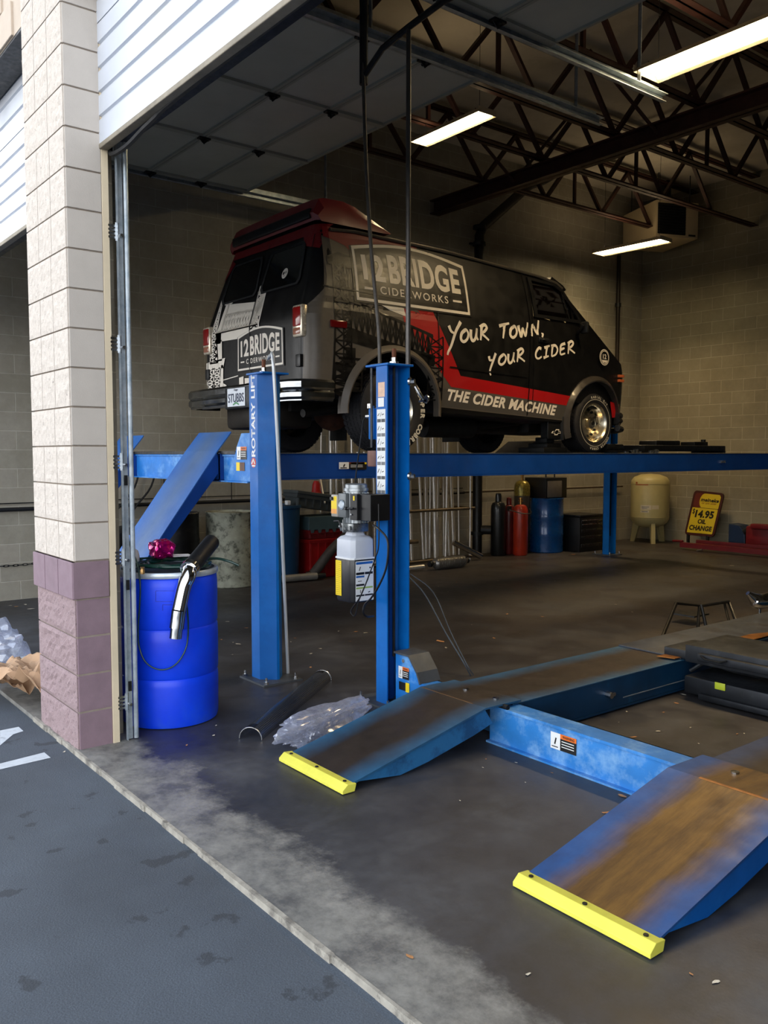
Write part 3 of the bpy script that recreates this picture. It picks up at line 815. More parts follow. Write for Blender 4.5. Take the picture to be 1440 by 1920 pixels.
reardecal(poly_bm([stroke((XC, 2.2), (XC, 3.42), .012), stroke((XC-.80, 2.16), (XC-.80, 3.0), .008), stroke((XC+.80, 2.16), (XC+.80, 2.9), .008), stroke((XC+.80, 2.9), (XC+.72, 3.38), .008), stroke((XC-.80, 3.0), (XC-.72, 3.38), .008)]), 'door_gap', M_BLACK, .0135)
reardecal(poly_bm([[(XC-.74, 3.40), (XC+.77, 3.38), (XC+.77, 3.47), (XC-.74, 3.47)]]), 'red_rear_header', M_VRED2, .008)
reardecal(poly_bm([[(XC+.60, 3.30), (XC+.80, 3.25), (XC+.79, 3.40), (XC+.55, 3.40)]]), 'red_rear_header', M_VRED2, .0075)
reardecal(poly_bm([[(XC-.60, 3.36), (XC-.74, 3.2), (XC-.78, 3.3), (XC-.72, 3.42)]]), 'red_rear_header', M_VRED2, .0075)
# corner panels lighter grey-brown on the right rear
decal(poly_bm([[(3.803, 2.14), (3.97, 2.14), (3.97, 2.92), (3.803, 2.74)]]), lambda y, z: side_pt(y, z, .007), 'grey_corner_wrap', M_VGREY, van, (.008, .05))
# white lift bridge on the rear doors
B = []
def rx(px): return px
T0 = XC-.72
def tower(x0, x1, z0, z1, n, tx): lattice_col(x0, x1, z0, z1, n, .015, tx)
B.append([(XC-.64, 2.60), (XC-.54, 2.60), (XC-.50, 2.98), (XC-.57, 2.99)])
tower(XC-.76, XC-.60, 2.43, 3.02, 9, .07)
B.append([(XC-.62, 2.99), (XC-.56, 3.04), (XC-.44, 3.06), (XC-.40, 3.02), (XC-.46, 2.96), (XC-.60, 2.96)])
tower(XC+.0, XC+.15, 2.66, 3.05, 6, .015); B.append([(XC-.02, 2.99), (XC+.04, 3.03), (XC+.10, 3.03), (XC+.12, 3.10), (XC+.17, 3.10), (XC+.17, 2.99)]); B.append([(XC+.06, 2.80), (XC+.14, 2.80), (XC+.13, 2.99), (XC+.06, 2.99)])
B.append([(XC-.54, 2.86), (XC+.13, 2.83), (XC+.13, 2.90), (XC-.52, 2.96)]); truss(XC-.54, 2.86, 2.70, XC+.13, 2.84, 2.70, 13, .011)
for q in range(12): B.append([(XC-.52+.052*q, 2.70), (XC-.49+.052*q, 2.70), (XC-.51+.052*q, 2.85), (XC-.53+.052*q, 2.85)])
B.append([(XC-.66, 2.62), (XC+.05, 2.60), (XC+.13, 2.66), (XC+.13, 2.71), (XC-.62, 2.72)]); B.append([(XC-.70, 2.44), (XC-.52, 2.44), (XC-.52, 2.63), (XC-.66, 2.63)])
B.append([(XC-.86, 2.37), (XC-.50, 2.37), (XC-.46, 2.46), (XC-.86, 2.44)])
tower(XC-.85, XC-.69, 2.18, 2.38, 3, .01); tower(XC-.69, XC-.56, 2.18, 2.38, 3, .01); B.append(stroke((XC-.53, 2.18), (XC-.52, 2.40), .045))
B.append(stroke((XC-.50, 2.26), (XC-.22, 2.28), .008)); B.append([(XC-.50, 2.19), (XC-.44, 2.19), (XC-.44, 2.21), (XC-.50, 2.23)]); B.append([(XC-.20, 2.19), (XC-.12, 2.20), (XC-.12, 2.27), (XC-.20, 2.26)]); B.append([(XC-.10, 2.20), (XC+.1, 2.21), (XC+.1, 2.24), (XC-.10, 2.25)])
reardecal(poly_bm(B), 'white_bridge_drawing', M_VWHITE, .008)
plaque(XC+.17, 2.475, .77, .31, .009, lambda x, y, o: rear_pt(x, y, o), van, (.04, .05))
# round sticker on the right rear window
c = (XC+.40, 3.10)
reardecal(poly_bm([disc(c, .045)]), 'window_sticker', M_VWHITE, .012)
reardecal(poly_bm([disc((c[0]-.016, c[1]+.002), .015, 14), stroke((c[0]+.004, c[1]+.012), (c[0]+.032, c[1]+.014), .006), stroke((c[0]+.006, c[1]), (c[0]+.034, c[1]+.001), .006), stroke((c[0]-.01, c[1]-.024), (c[0]+.012, c[1]-.024), .005)]), 'sticker_print', M_VBLACK, .014)
# rear wiper-style handle and hinges
for z in (2.32, 2.30): pass
for s in (1, -1):
    p = rear_pt(XC+s*.80, 2.33, .02); MB().box((p[0]-.035, p[1]-.005, 2.28), (p[0]+.035, p[1]+.03, 2.38), .006).build('rear_door_hinge', M_BLACK, van)
# tail lamps
for s in (1, -1):
    xc = XC+s*.795
    y0 = 3.80-.03; a = thing_ = MB()
    a.box((xc-.075, y0, 2.515), (xc+.075, y0+.07, 2.775), .022); fr = a.build('tail_lamp', M_CHROME if 0 else pbr('cream_lamp_bezel', '#d9cdb8', .25, .4, coat=.5), van)
    a = MB(); a.box((xc-.058, y0-.006, 2.60), (xc+.058, y0+.02, 2.758), .012); a.build('red_lens', pbr('red_lens', '#8a0a0c', .15, coat=.6, var=.05), fr)
    a = MB(); a.box((xc-.055, y0-.006, 2.535), (xc+.055, y0+.02, 2.592), .012); a.build('reverse_lens', pbr('pale_lens', '#a06a55', .15, coat=.6), fr)
# flank marker lamp
p = side_pt(4.08, 2.63, 0)
MB().box((p[0]-.01, 4.00, 2.600), (p[0]+.018, 4.16, 2.660), .008).build('side_marker', pbr('dark_red_lens', '#6d0a0c', .15, coat=.6), van)
# rear bumper, chrome with grey end on the right
pr = lambda s: [(XC+s*.99, 3.99), (XC+s*1.0, 3.80), (XC+s*.97, 3.70), (XC+s*.88, 3.645), (XC+s*.5, 3.61), (XC, 3.60)]
path = pr(-1) + pr(1)[::-1][1:]
def bumper(pts, z0, z1, name, mat, hollow=.05):
    m = MB(); prof = [(0, z0), (-.0, z0+.01), (-.02, z0+.03), (-.02, (z0+z1)/2-.02), (-.005, (z0+z1)/2), (-.02, (z0+z1)/2+.02), (-.02, z1-.02), (0, z1), (.05, z1), (.05, z0)]
    rings = []
    for i, p in enumerate(pts):
        a, b = Vector(pts[max(i-1, 0)]), Vector(pts[min(i+1, len(pts)-1)]); d = (b-a).normalized(); n = Vector((-d.y, d.x))
        rings.append([m.bm.verts.new((p[0]+n.x*o, p[1]+n.y*o, z)) for o, z in prof])
    L = len(prof)
    for A, B_ in zip(rings, rings[1:]):
        for k in range(L): m.bm.faces.new((A[k], A[(k+1) % L], B_[(k+1) % L], B_[k]))
    m.bm.faces.new(rings[0]); m.bm.faces.new(rings[-1][::-1])
    return m.build(name, mat, van)
M_BCH = pbr('dull_bumper_chrome', '#8f9296', .18, 1., var=.15, vs=6)
bumper(path, 2.0, 2.17, 'rear_bumper', M_BCH)
MB().box((XC+.50, 3.585, 2.06), (XC+.78, 3.62, 2.145), .006).build('fog_lamp', pbr('fog_lamp_glass', '#d8c48a', .15, .3, coat=.5), van)
MB().box((XC-.55, 3.60, 1.985), (XC+.12, 3.64, 2.0)).build('step_pad', M_BLACK, van)
m = MB(); m.box((XC+.02, 3.53, 1.96), (XC+.44, 3.60, 2.14), .01); m.build('plate_bracket', M_IRON, van)
o = plane_fn((XC+.23, 3.525, 2.055), (1, 0, 0), (0, 0, 1))
pl = decal(poly_bm([[(-.152, -.076), (.152, -.076), (.152, .076), (-.152, .076)]]), o, 'licence_plate', pbr('plate_white', '#d6dde6', .35, var=.03), van)
for v in [0]: 
    decal(fit_text('STUBBS', .27, .075, .012), plane_fn((XC+.23, 3.5225, 2.05), (1, 0, 0), (0, 0, 1)), 'plate_number', pbr('plate_navy', '#1d2a4a', .4), pl)
    decal(poly_bm([stroke((-.05, -.062), (0, -.045), .012), stroke((0, -.045), (.05, -.062), .012)]), plane_fn((XC+.23, 3.5225, 2.055), (1, 0, 0), (0, 0, 1)), 'plate_emblem', pbr('plate_green', '#3f8f55', .4), pl)
    decal(shift(text_bm('Oregon', .022, .0008), 0, .06), plane_fn((XC+.23, 3.5225, 2.055), (1, 0, 0), (0, 0, 1)), 'plate_state', pbr('plate_navy', '#1d2a4a', .4), pl)
# front bumper, lamps, nose lip
fp = [(XC+1.0*s*.93, 7.82) for s in ()]
fpath = [(XC+.90, 7.82), (XC+.88, 7.90), (XC+.78, 8.02), (XC+.4, 8.08), (XC-.4, 8.08), (XC-.78, 8.02), (XC-.88, 7.90), (XC-.90, 7.82)]
bumper(fpath, 1.90, 2.03, 'front_bumper', M_BLACK)
m = MB(); m.tube([(XC+.89, 7.82, 1.86), (XC+.85, 7.94, 1.85), (XC+.7, 8.04, 1.84), (XC-.7, 8.04, 1.84), (XC-.87, 7.94, 1.85)], .035, n=8); m.build('air_dam', M_BLACK, van)
for z in (2.425, 2.375):
    p = side_pt(7.86, z, 0); MB().box((p[0]-.05, 7.84, z-.015), (p[0]+.010, 7.93, z+.015), .005).build('front_marker_lamp', pbr('amber_lens', '#c96a3c', .15, coat=.6), van)
for s in (1, -1): MB().lathe([(0, .03), (.07, .025), (.085, 0), (.085, -.03)], (XC+s*.6, 8.03, 2.4), n=24, axis='y').build('headlamp', M_CHROME, van)
MB().box((XC-.48, 8.03, 2.2), (XC+.48, 8.06, 2.5), .01).build('grille', M_BLACK, van)
# wheel-arch flares
M_FLARE = pbr('flare_satin', '#3b3733', .32, coat=.3)
def flare(c, r, a0, a1, s, mat, w=.05):
    m = MB(); rings = []; n = 28
    for i in range(n+1):
        a = math.radians(a0+(a1-a0)*i/n); y, z = c[0]+r*math.cos(a), c[1]+r*math.sin(a)
        rr = []
        for (do, dr) in ((-.03, -.005), (.04, -.005), (.045, .008), (.036, .022), (.008, .055), (-.03, .058)):
            Y, Z = c[0]+(r+dr)*math.cos(a), c[1]+(r+dr)*math.sin(a)
            base = hwy(min(max(Z, 1.95), 3), min(max(Y, 3.95), 7.8)); rr.append(m.bm.verts.new((XC+s*(base+do), Y, Z)))
        rings.append(rr)
    for A, B_ in zip(rings, rings[1:]):
        for k in range(6): m.bm.faces.new((A[k], A[(k+1) % 6], B_[(k+1) % 6], B_[k]))
    m.bm.faces.new(rings[0]); m.bm.faces.new(rings[-1][::-1])
    return m.build('wheel_arch_flare', mat, van)
for s in (1, -1):
    flare(ARR, .50, -4, 184, s, M_VGREY if s == 1 else M_VAN); flare(ARF, .44, -2, 200, s, M_FLARE)
# drip rail + roof edge
for s in (1, -1):
    m = MB(); pts = []
    for i in range(40):
        Y = 3.9+i*(6.93-3.9)/39; z = lerp_tab(ZT, Y)-.065; pts.append((XC+s*(hwy(z, Y)+.012), SY(Y, z), z))
    m.tube(pts, .016, n=8); m.build('drip_rail', pbr('rail_grey', '#55514a', .35, .3), van)
m = MB()
for s in (1, -1):                                    # sun visor brow above the windscreen
    pass
vis = [(6.82, 3.33), (6.86, 3.385), (7.04, 3.315), (7.09, 3.275), (7.07, 3.262), (6.95, 3.28)]
m.prism(vis, 'x', XC-.77, XC+.77); m.build('sun_visor', M_VAN, van, bev=.006)
# roof spoiler, red wedge across the rear of the roof
m = MB(); cols = []
sp_prof = [(4.02, 3.50), (3.99, 3.56), (4.05, 3.685), (4.10, 3.70), (4.30, 3.705), (4.42, 3.68), (4.72, 3.55), (4.80, 3.50)]
for x, kx in ((-.76, .0), (-.75, .55), (-.70, .95), (-.6, 1), (-.2, 1.03), (.2, 1.03), (.6, 1), (.70, .95), (.75, .55), (.76, 0)):
    cols.append([m.bm.verts.new((XC+x, y+(.05*(1-kx) if y < 4.2 else -.05*(1-kx)), 3.48+(z-3.48)*kx if z > 3.49 else z)) for y, z in sp_prof])
for A, B_ in zip(cols, cols[1:]):
    for k in range(len(sp_prof)-1): m.bm.faces.new((A[k], A[k+1], B_[k+1], B_[k]))
m.build('roof_spoiler', M_VRED2, van, ang=30)
MB().box((XC-.66, 3.985, 3.52), (XC+.66, 4.03, 3.60), .01).build('spoiler_slot', M_BLACK, van)
# mirror, door handle, mud flap
m = MB(); m.box((XC+.97, 7.06, 2.80), (XC+1.07, 7.10, 2.92), .018); m.tube([(XC+.90, 7.10, 2.80), (XC+1.0, 7.04, 2.84), (XC+1.04, 7.03, 2.88)], .014, smooth=4)
m.build('door_mirror', M_BLACK, van)
for y, z in ((6.56, 2.70),):
    p = side_pt(y, z, 0); m = MB(); m.box((p[0]+.0, y-.075, z-.025), (p[0]+.012, y+.075, z+.025), .006); m.cyl((p[0]+.012, y, z), (p[0]+.03, y, z), .018, n=14)
    m.tube([(p[0]+.01, y-.06, z), (p[0]+.04, y-.04, z), (p[0]+.04, y+.05, z), (p[0]+.01, y+.07, z)], .008, smooth=3)
    m.build('door_handle', M_IRON, van)
for (y, x0) in ((6.90, XC+.62), (6.90, XC-.92), (5.28, XC-.92)):
    MB().box((x0, y-.01, 1.72), (x0+.30, y+.005, 1.96), .004).build('mud_flap', M_RUBBER, van)
def bowtie(w, h):
    P = [(-.5, -.1), (-.42, .18), (-.18, .18), (-.14, .5), (.2, .5), (.18, .18), (.5, .18), (.42, -.18), (.16, -.18), (.12, -.5), (-.2, -.5), (-.18, -.18), (-.5, -.18)]
    P = [(x*w+(y*h*.25), y*h) for x, y in P]; Q = [(x*.78, y*.68) for x, y in P]; return ringbm(P, Q)
p = side_pt(6.82, 1.80, .0)
MB().box((p[0]-.03, 6.70, 1.73), (p[0]-.012, 6.96, 1.94), .01).build('mud_flap', M_BLACK, van)
decal(shift(bowtie(.16, .06), 6.83, 1.80), lambda y, z: (p[0]-.009, y, z), 'bow_tie_mark', M_VWHITE, van)
# wheels
def wheel(y, x_out, r, wd, s, letters, rimr, nm):
    o = bpy.data.objects.new('wheel', None); COL.objects.link(o); o.parent = van; o.empty_display_size = .1
    c = Vector((x_out, y, RZ+r)); o.location = c - van.location
    return o, c
M_TYRE = pbr('tyre_rubber', '#15151a', .62, var=.15, vs=20)
M_TYRE_W = pbr('tyre_white_letter', '#c9c5b8', .6, var=.05)
M_RIM = pbr('polished_rim', '#dcd4c0', .26, 1., var=.02, vs=2)
def build_wheel(y, x_out, r, wd, s, rimr, word):
    """tyre (+tread blocks, raised white letters) carried by a deep-dish slotted rim"""
    m = MB(); c = (x_out, y, RZ+r)
    prof = [(rimr*.96, -wd*.85), (rimr*1.02, -wd), (r*.80, -wd*1.03), (r*.93, -wd*1.0), (r*.985, -wd*.90), (r*.99, -wd*.5), (r*.99, -wd*.1), (r*.975, -wd*.04), (r*.90, .004), (r*.78, .012), (rimr*1.08, .004), (rimr*1.0, -.006), (rimr*.96, -.02)]
    if s < 0: prof = [(a, -b) for a, b in prof]
    m.lathe(prof, c, n=64, axis='x')
    ty = m.build('tyre', M_TYRE, van)
    m = MB(); nb = 46
    for k in range(nb):
        a0 = 2*PI*k/nb
        for j in range(5):
            xa = -wd*.92+wd*.88*j/5; xb = xa+wd*.88/5-.008; a = a0+(j % 2)*PI/nb
            for (da, db) in ((0, .095),):
                R0, R1 = r*.975, r*1.0
                def P(x, an, R): return (x_out+s*x, y+R*math.sin(an), RZ+r+R*math.cos(an)*1)
                sk = .02*(1 if j % 2 else -1)
                vs = [P(xa, a, R1), P(xb, a+sk, R1), P(xb, a+db+sk, R1), P(xa, a+db, R1), P(xa, a, R0), P(xb, a+sk, R0), P(xb, a+db+sk, R0), P(xa, a+db, R0)]
                m._m(vs, [(0, 1, 2, 3), (0, 4, 5, 1), (1, 5, 6, 2), (2, 6, 7, 3), (3, 7, 4, 0)])
    t2 = m.build('tread', M_TYRE, ty, smooth=False); t2['kind'] = 'stuff'
    if word:
        out = []
        for txt, mid in word:
            n = len(txt); st = .155*(.36/r)*(1 if r > .33 else .62)
            for i, ch in enumerate(txt):
                if ch == ' ': continue
                an = mid - (i-(n-1)/2)*st*1.0
                b = text_bm(ch, .062 if r > .33 else .034, .0035 if r > .33 else .001); R = r*.865
                b.transform(Matrix.Rotation(an-PI/2, 4, 'Z')); shift(b, R*math.cos(an), R*math.sin(an)); out.append(b)
        xx = x_out+.009
        decal(merge(*out), lambda a, b: (xx+s*.004, y+a, RZ+r+b), 'tyre_lettering', M_TYRE_W, ty)
        rg = ringbm(disc((0, 0), r*.79, 64), disc((0, 0), r*.775, 64)) if r < .33 else None
        if rg: decal(rg, lambda a, b: (x_out+.0135, y+a, RZ+r+b), 'white_ring', M_TYRE_W, ty)
    m = MB()
    prof = [(rimr*1.02, -.008), (rimr*1.02, .004), (rimr*.98, .006), (rimr*.93, -.006), (rimr*.88, -.02), (rimr*.84, -.085), (rimr*.80, -.10), (rimr*.5, -.085), (rimr*.32, -.075), (rimr*.30, -.03), (rimr*.22, -.022), (0, -.022)]
    if s < 0: prof = [(a, -b) for a, b in prof]
    m.lathe(prof, c, n=56, axis='x')
    rim = m.build('rim', M_RIM, van)
    m = MB(); q = MB()
    for k in range(12):
        a = 2*PI*k/12
        for R0, rr, mm in ((rimr*.66, .014, m),): mm.cyl((x_out-s*.102, y+R0*math.sin(a), RZ+r+R0*math.cos(a)), (x_out-s*.080, y+R0*math.sin(a), RZ+r+R0*math.cos(a)), rr, n=10)
    for k in range(5):
        a = 2*PI*k/5+.3; q.cyl((x_out-s*.10, y+.06*math.sin(a), RZ+r+.06*math.cos(a)), (x_out-s*.055, y+.06*math.sin(a), RZ+r+.06*math.cos(a)), .012, n=6)
    m.build('rim_slot', M_BLACK, rim); q.build('lug_nut', M_CHROME, rim)
    m = MB(); m.cyl((x_out-s*.03, y, RZ+r), (x_out-s*.015, y, RZ+r), .022, n=14); m.build('hub_cap', M_BLACK, rim)
for s in (1, -1):
    xo = XC+s*.93
    build_wheel(4.67, xo, .36, .29, s, .205, [('COOPER COBRA', math.radians(-12))] if s == 1 else None)
    build_wheel(7.40, XC+s*.91, .315, .25, s, .205, [('RADIAL G/T', math.radians(75)), ('COOPER COBRA', math.radians(-70))] if s == 1 else None)
# underside
M_UND = pbr('underbody', '#1c1b1a', .6, .2, var=.3, vs=6, col2='#3a2a20', thr=(.55, .7), s2=4)
m = MB(); m.box((XC-.62, 3.85, 2.02), (XC+.62, 7.9, 2.12)); m.box((XC-.50, 3.9, 1.94), (XC-.42, 7.8, 2.06)); m.box((XC+.42, 3.9, 1.94), (XC+.50, 7.8, 2.06))
m.build('chassis', M_UND, van, smooth=False)
m = MB(); m.box((XC-.62, 4.15, 2.1), (XC+.62, 5.2, 2.42)); m.box((XC-.62, 6.95, 2.0), (XC+.62, 7.85, 2.34)); m.build('inner_arch', M_UND, van, smooth=False)
m = MB(); m.tube([(XC-.75, 4.67, RZ+.36), (XC+.75, 4.67, RZ+.36)], .045, n=12); m.build('rear_axle', M_UND, van)
m = MB(); m.lathe([(0, -.16), (.08, -.15), (.13, -.08), (.15, 0), (.13, .08), (.08, .13), (0, .14)], (XC+.05, 4.63, RZ+.35), n=24, axis='y'); m.build('differential', pbr('rusty_iron', '#5d3a2a', .7, .2, var=.3, vs=10), van)
m = MB(); m.tube([(XC+.05, 4.8, RZ+.36), (XC, 6.6, RZ+.42)], .035, n=10); m.build('prop_shaft', M_UND, van)
m = MB(); m.box((XC-.45, 3.78, 1.80), (XC+.45, 4.16, 2.06), .05); m.build('fuel_tank', pbr('tank_steel', '#2b2724', .45, .5, var=.2), van)
m = MB(); m.tube([(XC+.30, 6.9, 1.92), (XC+.33, 6.2, 1.86), (XC+.33, 5.6, 1.86), (XC+.52, 5.0, 1.92), (XC+.58, 4.7, 2.05), (XC+.56, 4.3, 1.96), (XC+.60, 3.95, 1.92)], .035, n=10, smooth=5); m.build('exhaust_pipe', M_UND, van)
m = MB(); m.tube([(XC+.33, 5.5, 1.84), (XC+.33, 6.15, 1.84)], .10, n=16); m.build('silencer', M_UND, van)
m = MB(); m.tube([(XC-.75, 7.4, 1.88), (XC+.75, 7.4, 1.88)], .04, n=10); m.box((XC-.35, 7.0, 1.80), (XC+.35, 7.65, 2.0), .04); m.box((XC-.25, 6.2, 1.80), (XC+.25, 7.0, 1.98), .06); m.build('front_suspension', M_UND, van)
# cab interior seen through the door glass
m = MB(); m.box((XC-.85, 3.95, 2.1), (XC+.85, 7.5, 2.14)); m.build('cab_floor', M_BLACK, van, smooth=False)
for s in (1, -1):
    m = MB(); m.box((XC+s*.25, 6.2, 2.35), (XC+s*.72, 6.7, 2.55), .05); m.box((XC+s*.25, 6.1, 2.5), (XC+s*.72, 6.25, 2.98), .05)
    m.build('front_seat', pbr('seat_grey', '#3b3936', .8), van)
m = MB(); m.tube([(XC-.45+.19*math.cos(a), 6.98+.06*math.sin(a), 2.85+.18*math.sin(a)) for a in [i*2*PI/24 for i in range(24)]], .013, n=8, closed=True); m.build('steering_wheel', M_BLACK, van)
# ================================================================ FOUR-POST LIFTS
def tread_mat(name, cx, blue, brown, brown2, w0, w1, streak=False):
    """painted steel deck, paint rubbed down to brown along the wheel path around x = cx"""
    t = NT(name); p = t.xyz()
    d = t.math('ABSOLUTE', t.math('SUBTRACT', p[0], cx))
    d = t.math('ADD', d, t.math('MULTIPLY', t.math('SUBTRACT', t.noise(2.6, 6, .65), .5), .16))
    f = t.maprange(d, w0, w1, 1, 0)
    b = t.ramp(t.noise(5, 6, .65), [(.3, lin(blue[0])), (.7, lin(blue[1]))])
    r = t.ramp(t.noise(3, 8, .7, stretch=(7, .9, 1) if streak else None), [(.3, lin(brown)), (.72, lin(brown2))])
    t.set(Base_Color=t.mix(f, b, r), Roughness=t.maprange(t.noise(9, 4), .3, .7, .42, .62), Metallic=t.math('MULTIPLY', f, .25))
    t.bump(t.noise(60, 4), .08, .003)
    return t.m
M_DK2L = tread_mat('deck_paint_left', -3.45, ('#1d4563', '#2b5f86'), '#29231f', '#3d332c', .12, .27)
M_DK2R = tread_mat('deck_paint_right', -1.80, ('#123c70', '#1c5596'), '#4a3522', '#80602f', .11, .24, True)  # brown is rust with the lamp's warm reflection painted in
M_DK2RT = tread_mat('deck_paint_right_run', -1.80, ('#20304e', '#2a4064'), '#2b2420', '#43362a', .08, .22)
M_DK1 = tread_mat('ramp_paint_raised', -5.98, ('#17539f', '#2c66ad'), '#40608f', '#5a7499', .02, .26)

def post(parent, x, y, s, h=2.12, labelled=False):
    """C-shaped column; s=+1 opens to +x, -1 opens to -x; y = front face"""
    P = [(0, 0), (-.11, 0), (-.19, .09), (-.19, .11), (-.11, .18), (0, .18)]
    out = [(x+s*a, y+b) for a, b in P]; t = .009
    inn = [(x+s*a, y+b) for a, b in [(0, t), (-.106, t), (-.19+t, .094), (-.19+t, .106), (-.106, .18-t), (0, .18-t)]]
    m = MB(); m.prism(out+inn[::-1], 'z', .012, h)
    o = m.build('post', M_BLUEP, parent, smooth=False)
    m = MB(); m.box((x-s*.205, y-.012, h), (x+s*.02, y+.195, h+.014), .003); m.build('post_cap', M_BLUEP, o, smooth=False)
    m = MB(); m.box((x-s*.27, y-.06, .0), (x+s*.07, y+.25, .013)); m.build('base_plate', M_GREY, o, smooth=False)
    for bx, by in ((x+s*.045, y-.03), (x-s*.24, y-.025), (x+s*.045, y+.21), (x-s*.24, y+.21)):
        b = MB(); b.cyl((bx, by, .013), (bx, by, .055), .008, n=8); b.cyl((bx, by, .013), (bx, by, .028), .017, n=6); b.build('anchor_bolt', M_STEEL, o, smooth=False)
    m = MB(); m.box((x-s*.08, y+.07, .02), (x-s*.068, y+.11, h-.05)); m.build('locking_ladder', M_BLUEB, o, smooth=False)
    m = MB(); m.cyl((x-s*.045, y+.09, .3), (x-s*.045, y+.09, h+.06), .009, n=8); m.build('lifting_cable', M_IRON, o)
    m = MB(); m.cyl((x-s*.045, y+.09, h+.014), (x-s*.045, y+.09, h+.03), .028, n=12); m.cyl((x-s*.045, y+.09, h+.03), (x-s*.045, y+.09, h+.055), .018, n=6); m.build('cable_nut', M_STEEL, o, smooth=False)
    m = MB(); m.cyl((x-s*.045, y+.09, h+.055), (x-s*.045, y+.09, h+.11), .014, n=8); m.build('threaded_stud', pbr('rusty_stud', '#6d3f28', .6, .3), o)
    return o

def runway(parent, x0, x1, y0, y1, zt, mat_top, mat_side, h=.205):
    m = MB()
    for xa, s in ((x0, 1), (x1, -1)):
        m.box((xa, y0, zt-h), (xa+s*.008, y1, zt-.008)); m.box((xa, y0, zt-h), (xa+s*.07, y1, zt-h+.01)); m.box((xa-s*.006, y0, zt-h-.004), (xa+s*.01, y1, zt-h+.008))
    m.box((x0, y0, zt-h), (x1, y0+.008, zt-.008)); m.box((x0, y1-.008, zt-h), (x1, y1, zt-.008))
    r = m.build('runway', mat_side, parent, smooth=False)
    m = MB(); m.box((x0-.008, y0, zt-.008), (x1+.008, y1, zt), .002); m.build('deck_plate', mat_top, r, smooth=False)
    return r

def warning(o, u, v, c, w, h, parent, white=True, band=None):
    """pictogram panel + orange WARNING bar over black text block"""
    fn = lambda d: (lambda x, y: Vector(c)+Vector(u)*x+Vector(v)*y+Vector(o)*d)
    decal(poly_bm([[(-w/2, -h/2), (-w*.12, -h/2), (-w*.12, h/2), (-w/2, h/2)]]), fn(.0015), 'warning_label', M_WSTICK, parent)
    decal(poly_bm([stroke((-w*.33, -h*.2), (-w*.28, h*.2), w*.05), stroke((-w*.45, -h*.35), (-w*.2, -h*.35), w*.03)]), fn(.0025), 'warning_pictogram', M_KSTICK, parent)
    decal(poly_bm([[(-w*.12, -h/2), (w/2, -h/2), (w/2, h*.22), (-w*.12, h*.22)]]), fn(.0015), 'warning_label', M_KSTICK, parent)
    decal(poly_bm([[(-w*.12, h*.22), (w/2, h*.22), (w/2, h/2), (-w*.12, h/2)]]), fn(.0015), 'warning_label', band or M_OSTICK, parent)
    decal(shift(fit_text('WARNING', w*.46, h*.16, .01), w*.2, h*.36), fn(.003), 'warning_text', M_KSTICK, parent)
    decal(poly_bm([stroke((-w*.06, h*q), (w*.42, h*q), h*.05) for q in (.08, -.08, -.24)]), fn(.003), 'warning_text', M_WSTICK, parent)

# ---- raised lift carrying the van
L1 = thing('four_post_lift', (-6.8, 7, 0), 'blue four-post vehicle lift raised to head height with a van standing on it', 'vehicle lift')
p1 = post(L1, -5.28, 2.97, -1)
post(L1, -8.32, 2.97, 1); post(L1, -5.28, 11.0, -1); post(L1, -8.32, 11.0, 1)
runway(L1, -6.25, -5.72, 2.96, 11.3, RZ-.003, pbr('deck_dark', '#31435f', .5, .2, var=.2), M_BLUEB); runway(L1, -7.88, -7.35, 2.96, 11.3, RZ-.003, pbr('deck_dark', '#31435f', .5, .2), M_BLUEB)
def cross(parent, x0, x1, y, z0, z1, mat, d=.14):
    m = MB(); m.box((x0, y, z0), (x1, y+.008, z1)); m.box((x0, y, z1-.01), (x1, y+d, z1)); m.box((x0, y-.03, z0), (x1, y+d, z0+.01)); m.box((x0, y+d-.008, z0), (x1, y+d, z1)); m.box((x0, y-.012, z1-.012), (x1, y+.01, z1+.002))
    return m.build('cross_beam', mat, parent, smooth=False)
cb = cross(L1, -8.30, -5.32, 3.0, 1.375, 1.575, M_BLUEL); cross(L1, -8.30, -5.32, 11.03, 1.375, 1.575, M_BLUE)
m = MB(); m.box((-8.2, 2.975, 1.578), (-5.5, 3.05, 1.60)); m.build('top_angle', M_IRON, cb, smooth=False)
m = MB(); m.box((-7.745, 2.972, 1.46), (-7.715, 2.999, 1.495)); m.build('air_fitting', pbr('brass', '#b98b4a', .35, .9), cb)
def carriage(parent, x, s, y, z0, z1, mat, name='carriage'):
    m = MB(); m.prism([(x, z0), (x+s*.36, z0), (x+s*.36, z0+.02), (x+s*.24, z0+(z1-z0)*.52), (x+s*.21, z0+(z1-z0)*.72), (x+s*.14, z1), (x, z1)], 'y', y+.02, y+.15)
    o = m.build(name, mat, parent, smooth=False, bev=.004)
    return o
ca = carriage(L1, -5.27, -1, 2.955, 1.385, 1.725, M_BLUEL)
warning((0, -1, 0), (1, 0, 0), (0, 0, 1), (-5.40, 2.974, 1.585), .14, .09, ca, band=M_OSTICK)
decal(poly_bm([[(-.07, -.03), (-.02, -.03), (-.02, .03), (-.07, .03)]]), plane_fn((-5.41, 2.972, 1.49), (1, 0, 0), (0, 0, 1)), 'yellow_sticker', M_YSTICK, ca)
decal(poly_bm([[(-.02, -.03), (.05, -.03), (.05, .03), (-.02, .03)]]), plane_fn((-5.41, 2.972, 1.49), (1, 0, 0), (0, 0, 1)), 'brown_sticker', pbr('brown_sticker', '#5a3420', .5), ca)
def ramp_plate(parent, x0, x1, pts, th, mat, lip=None):
    m = MB(); top = pts; n = len(pts); bot = [(y+.0, z-th) for y, z in pts]
    m.prism(top+bot[::-1], 'x', x0, x1)
    return m.build('ramp', mat, parent, smooth=False)
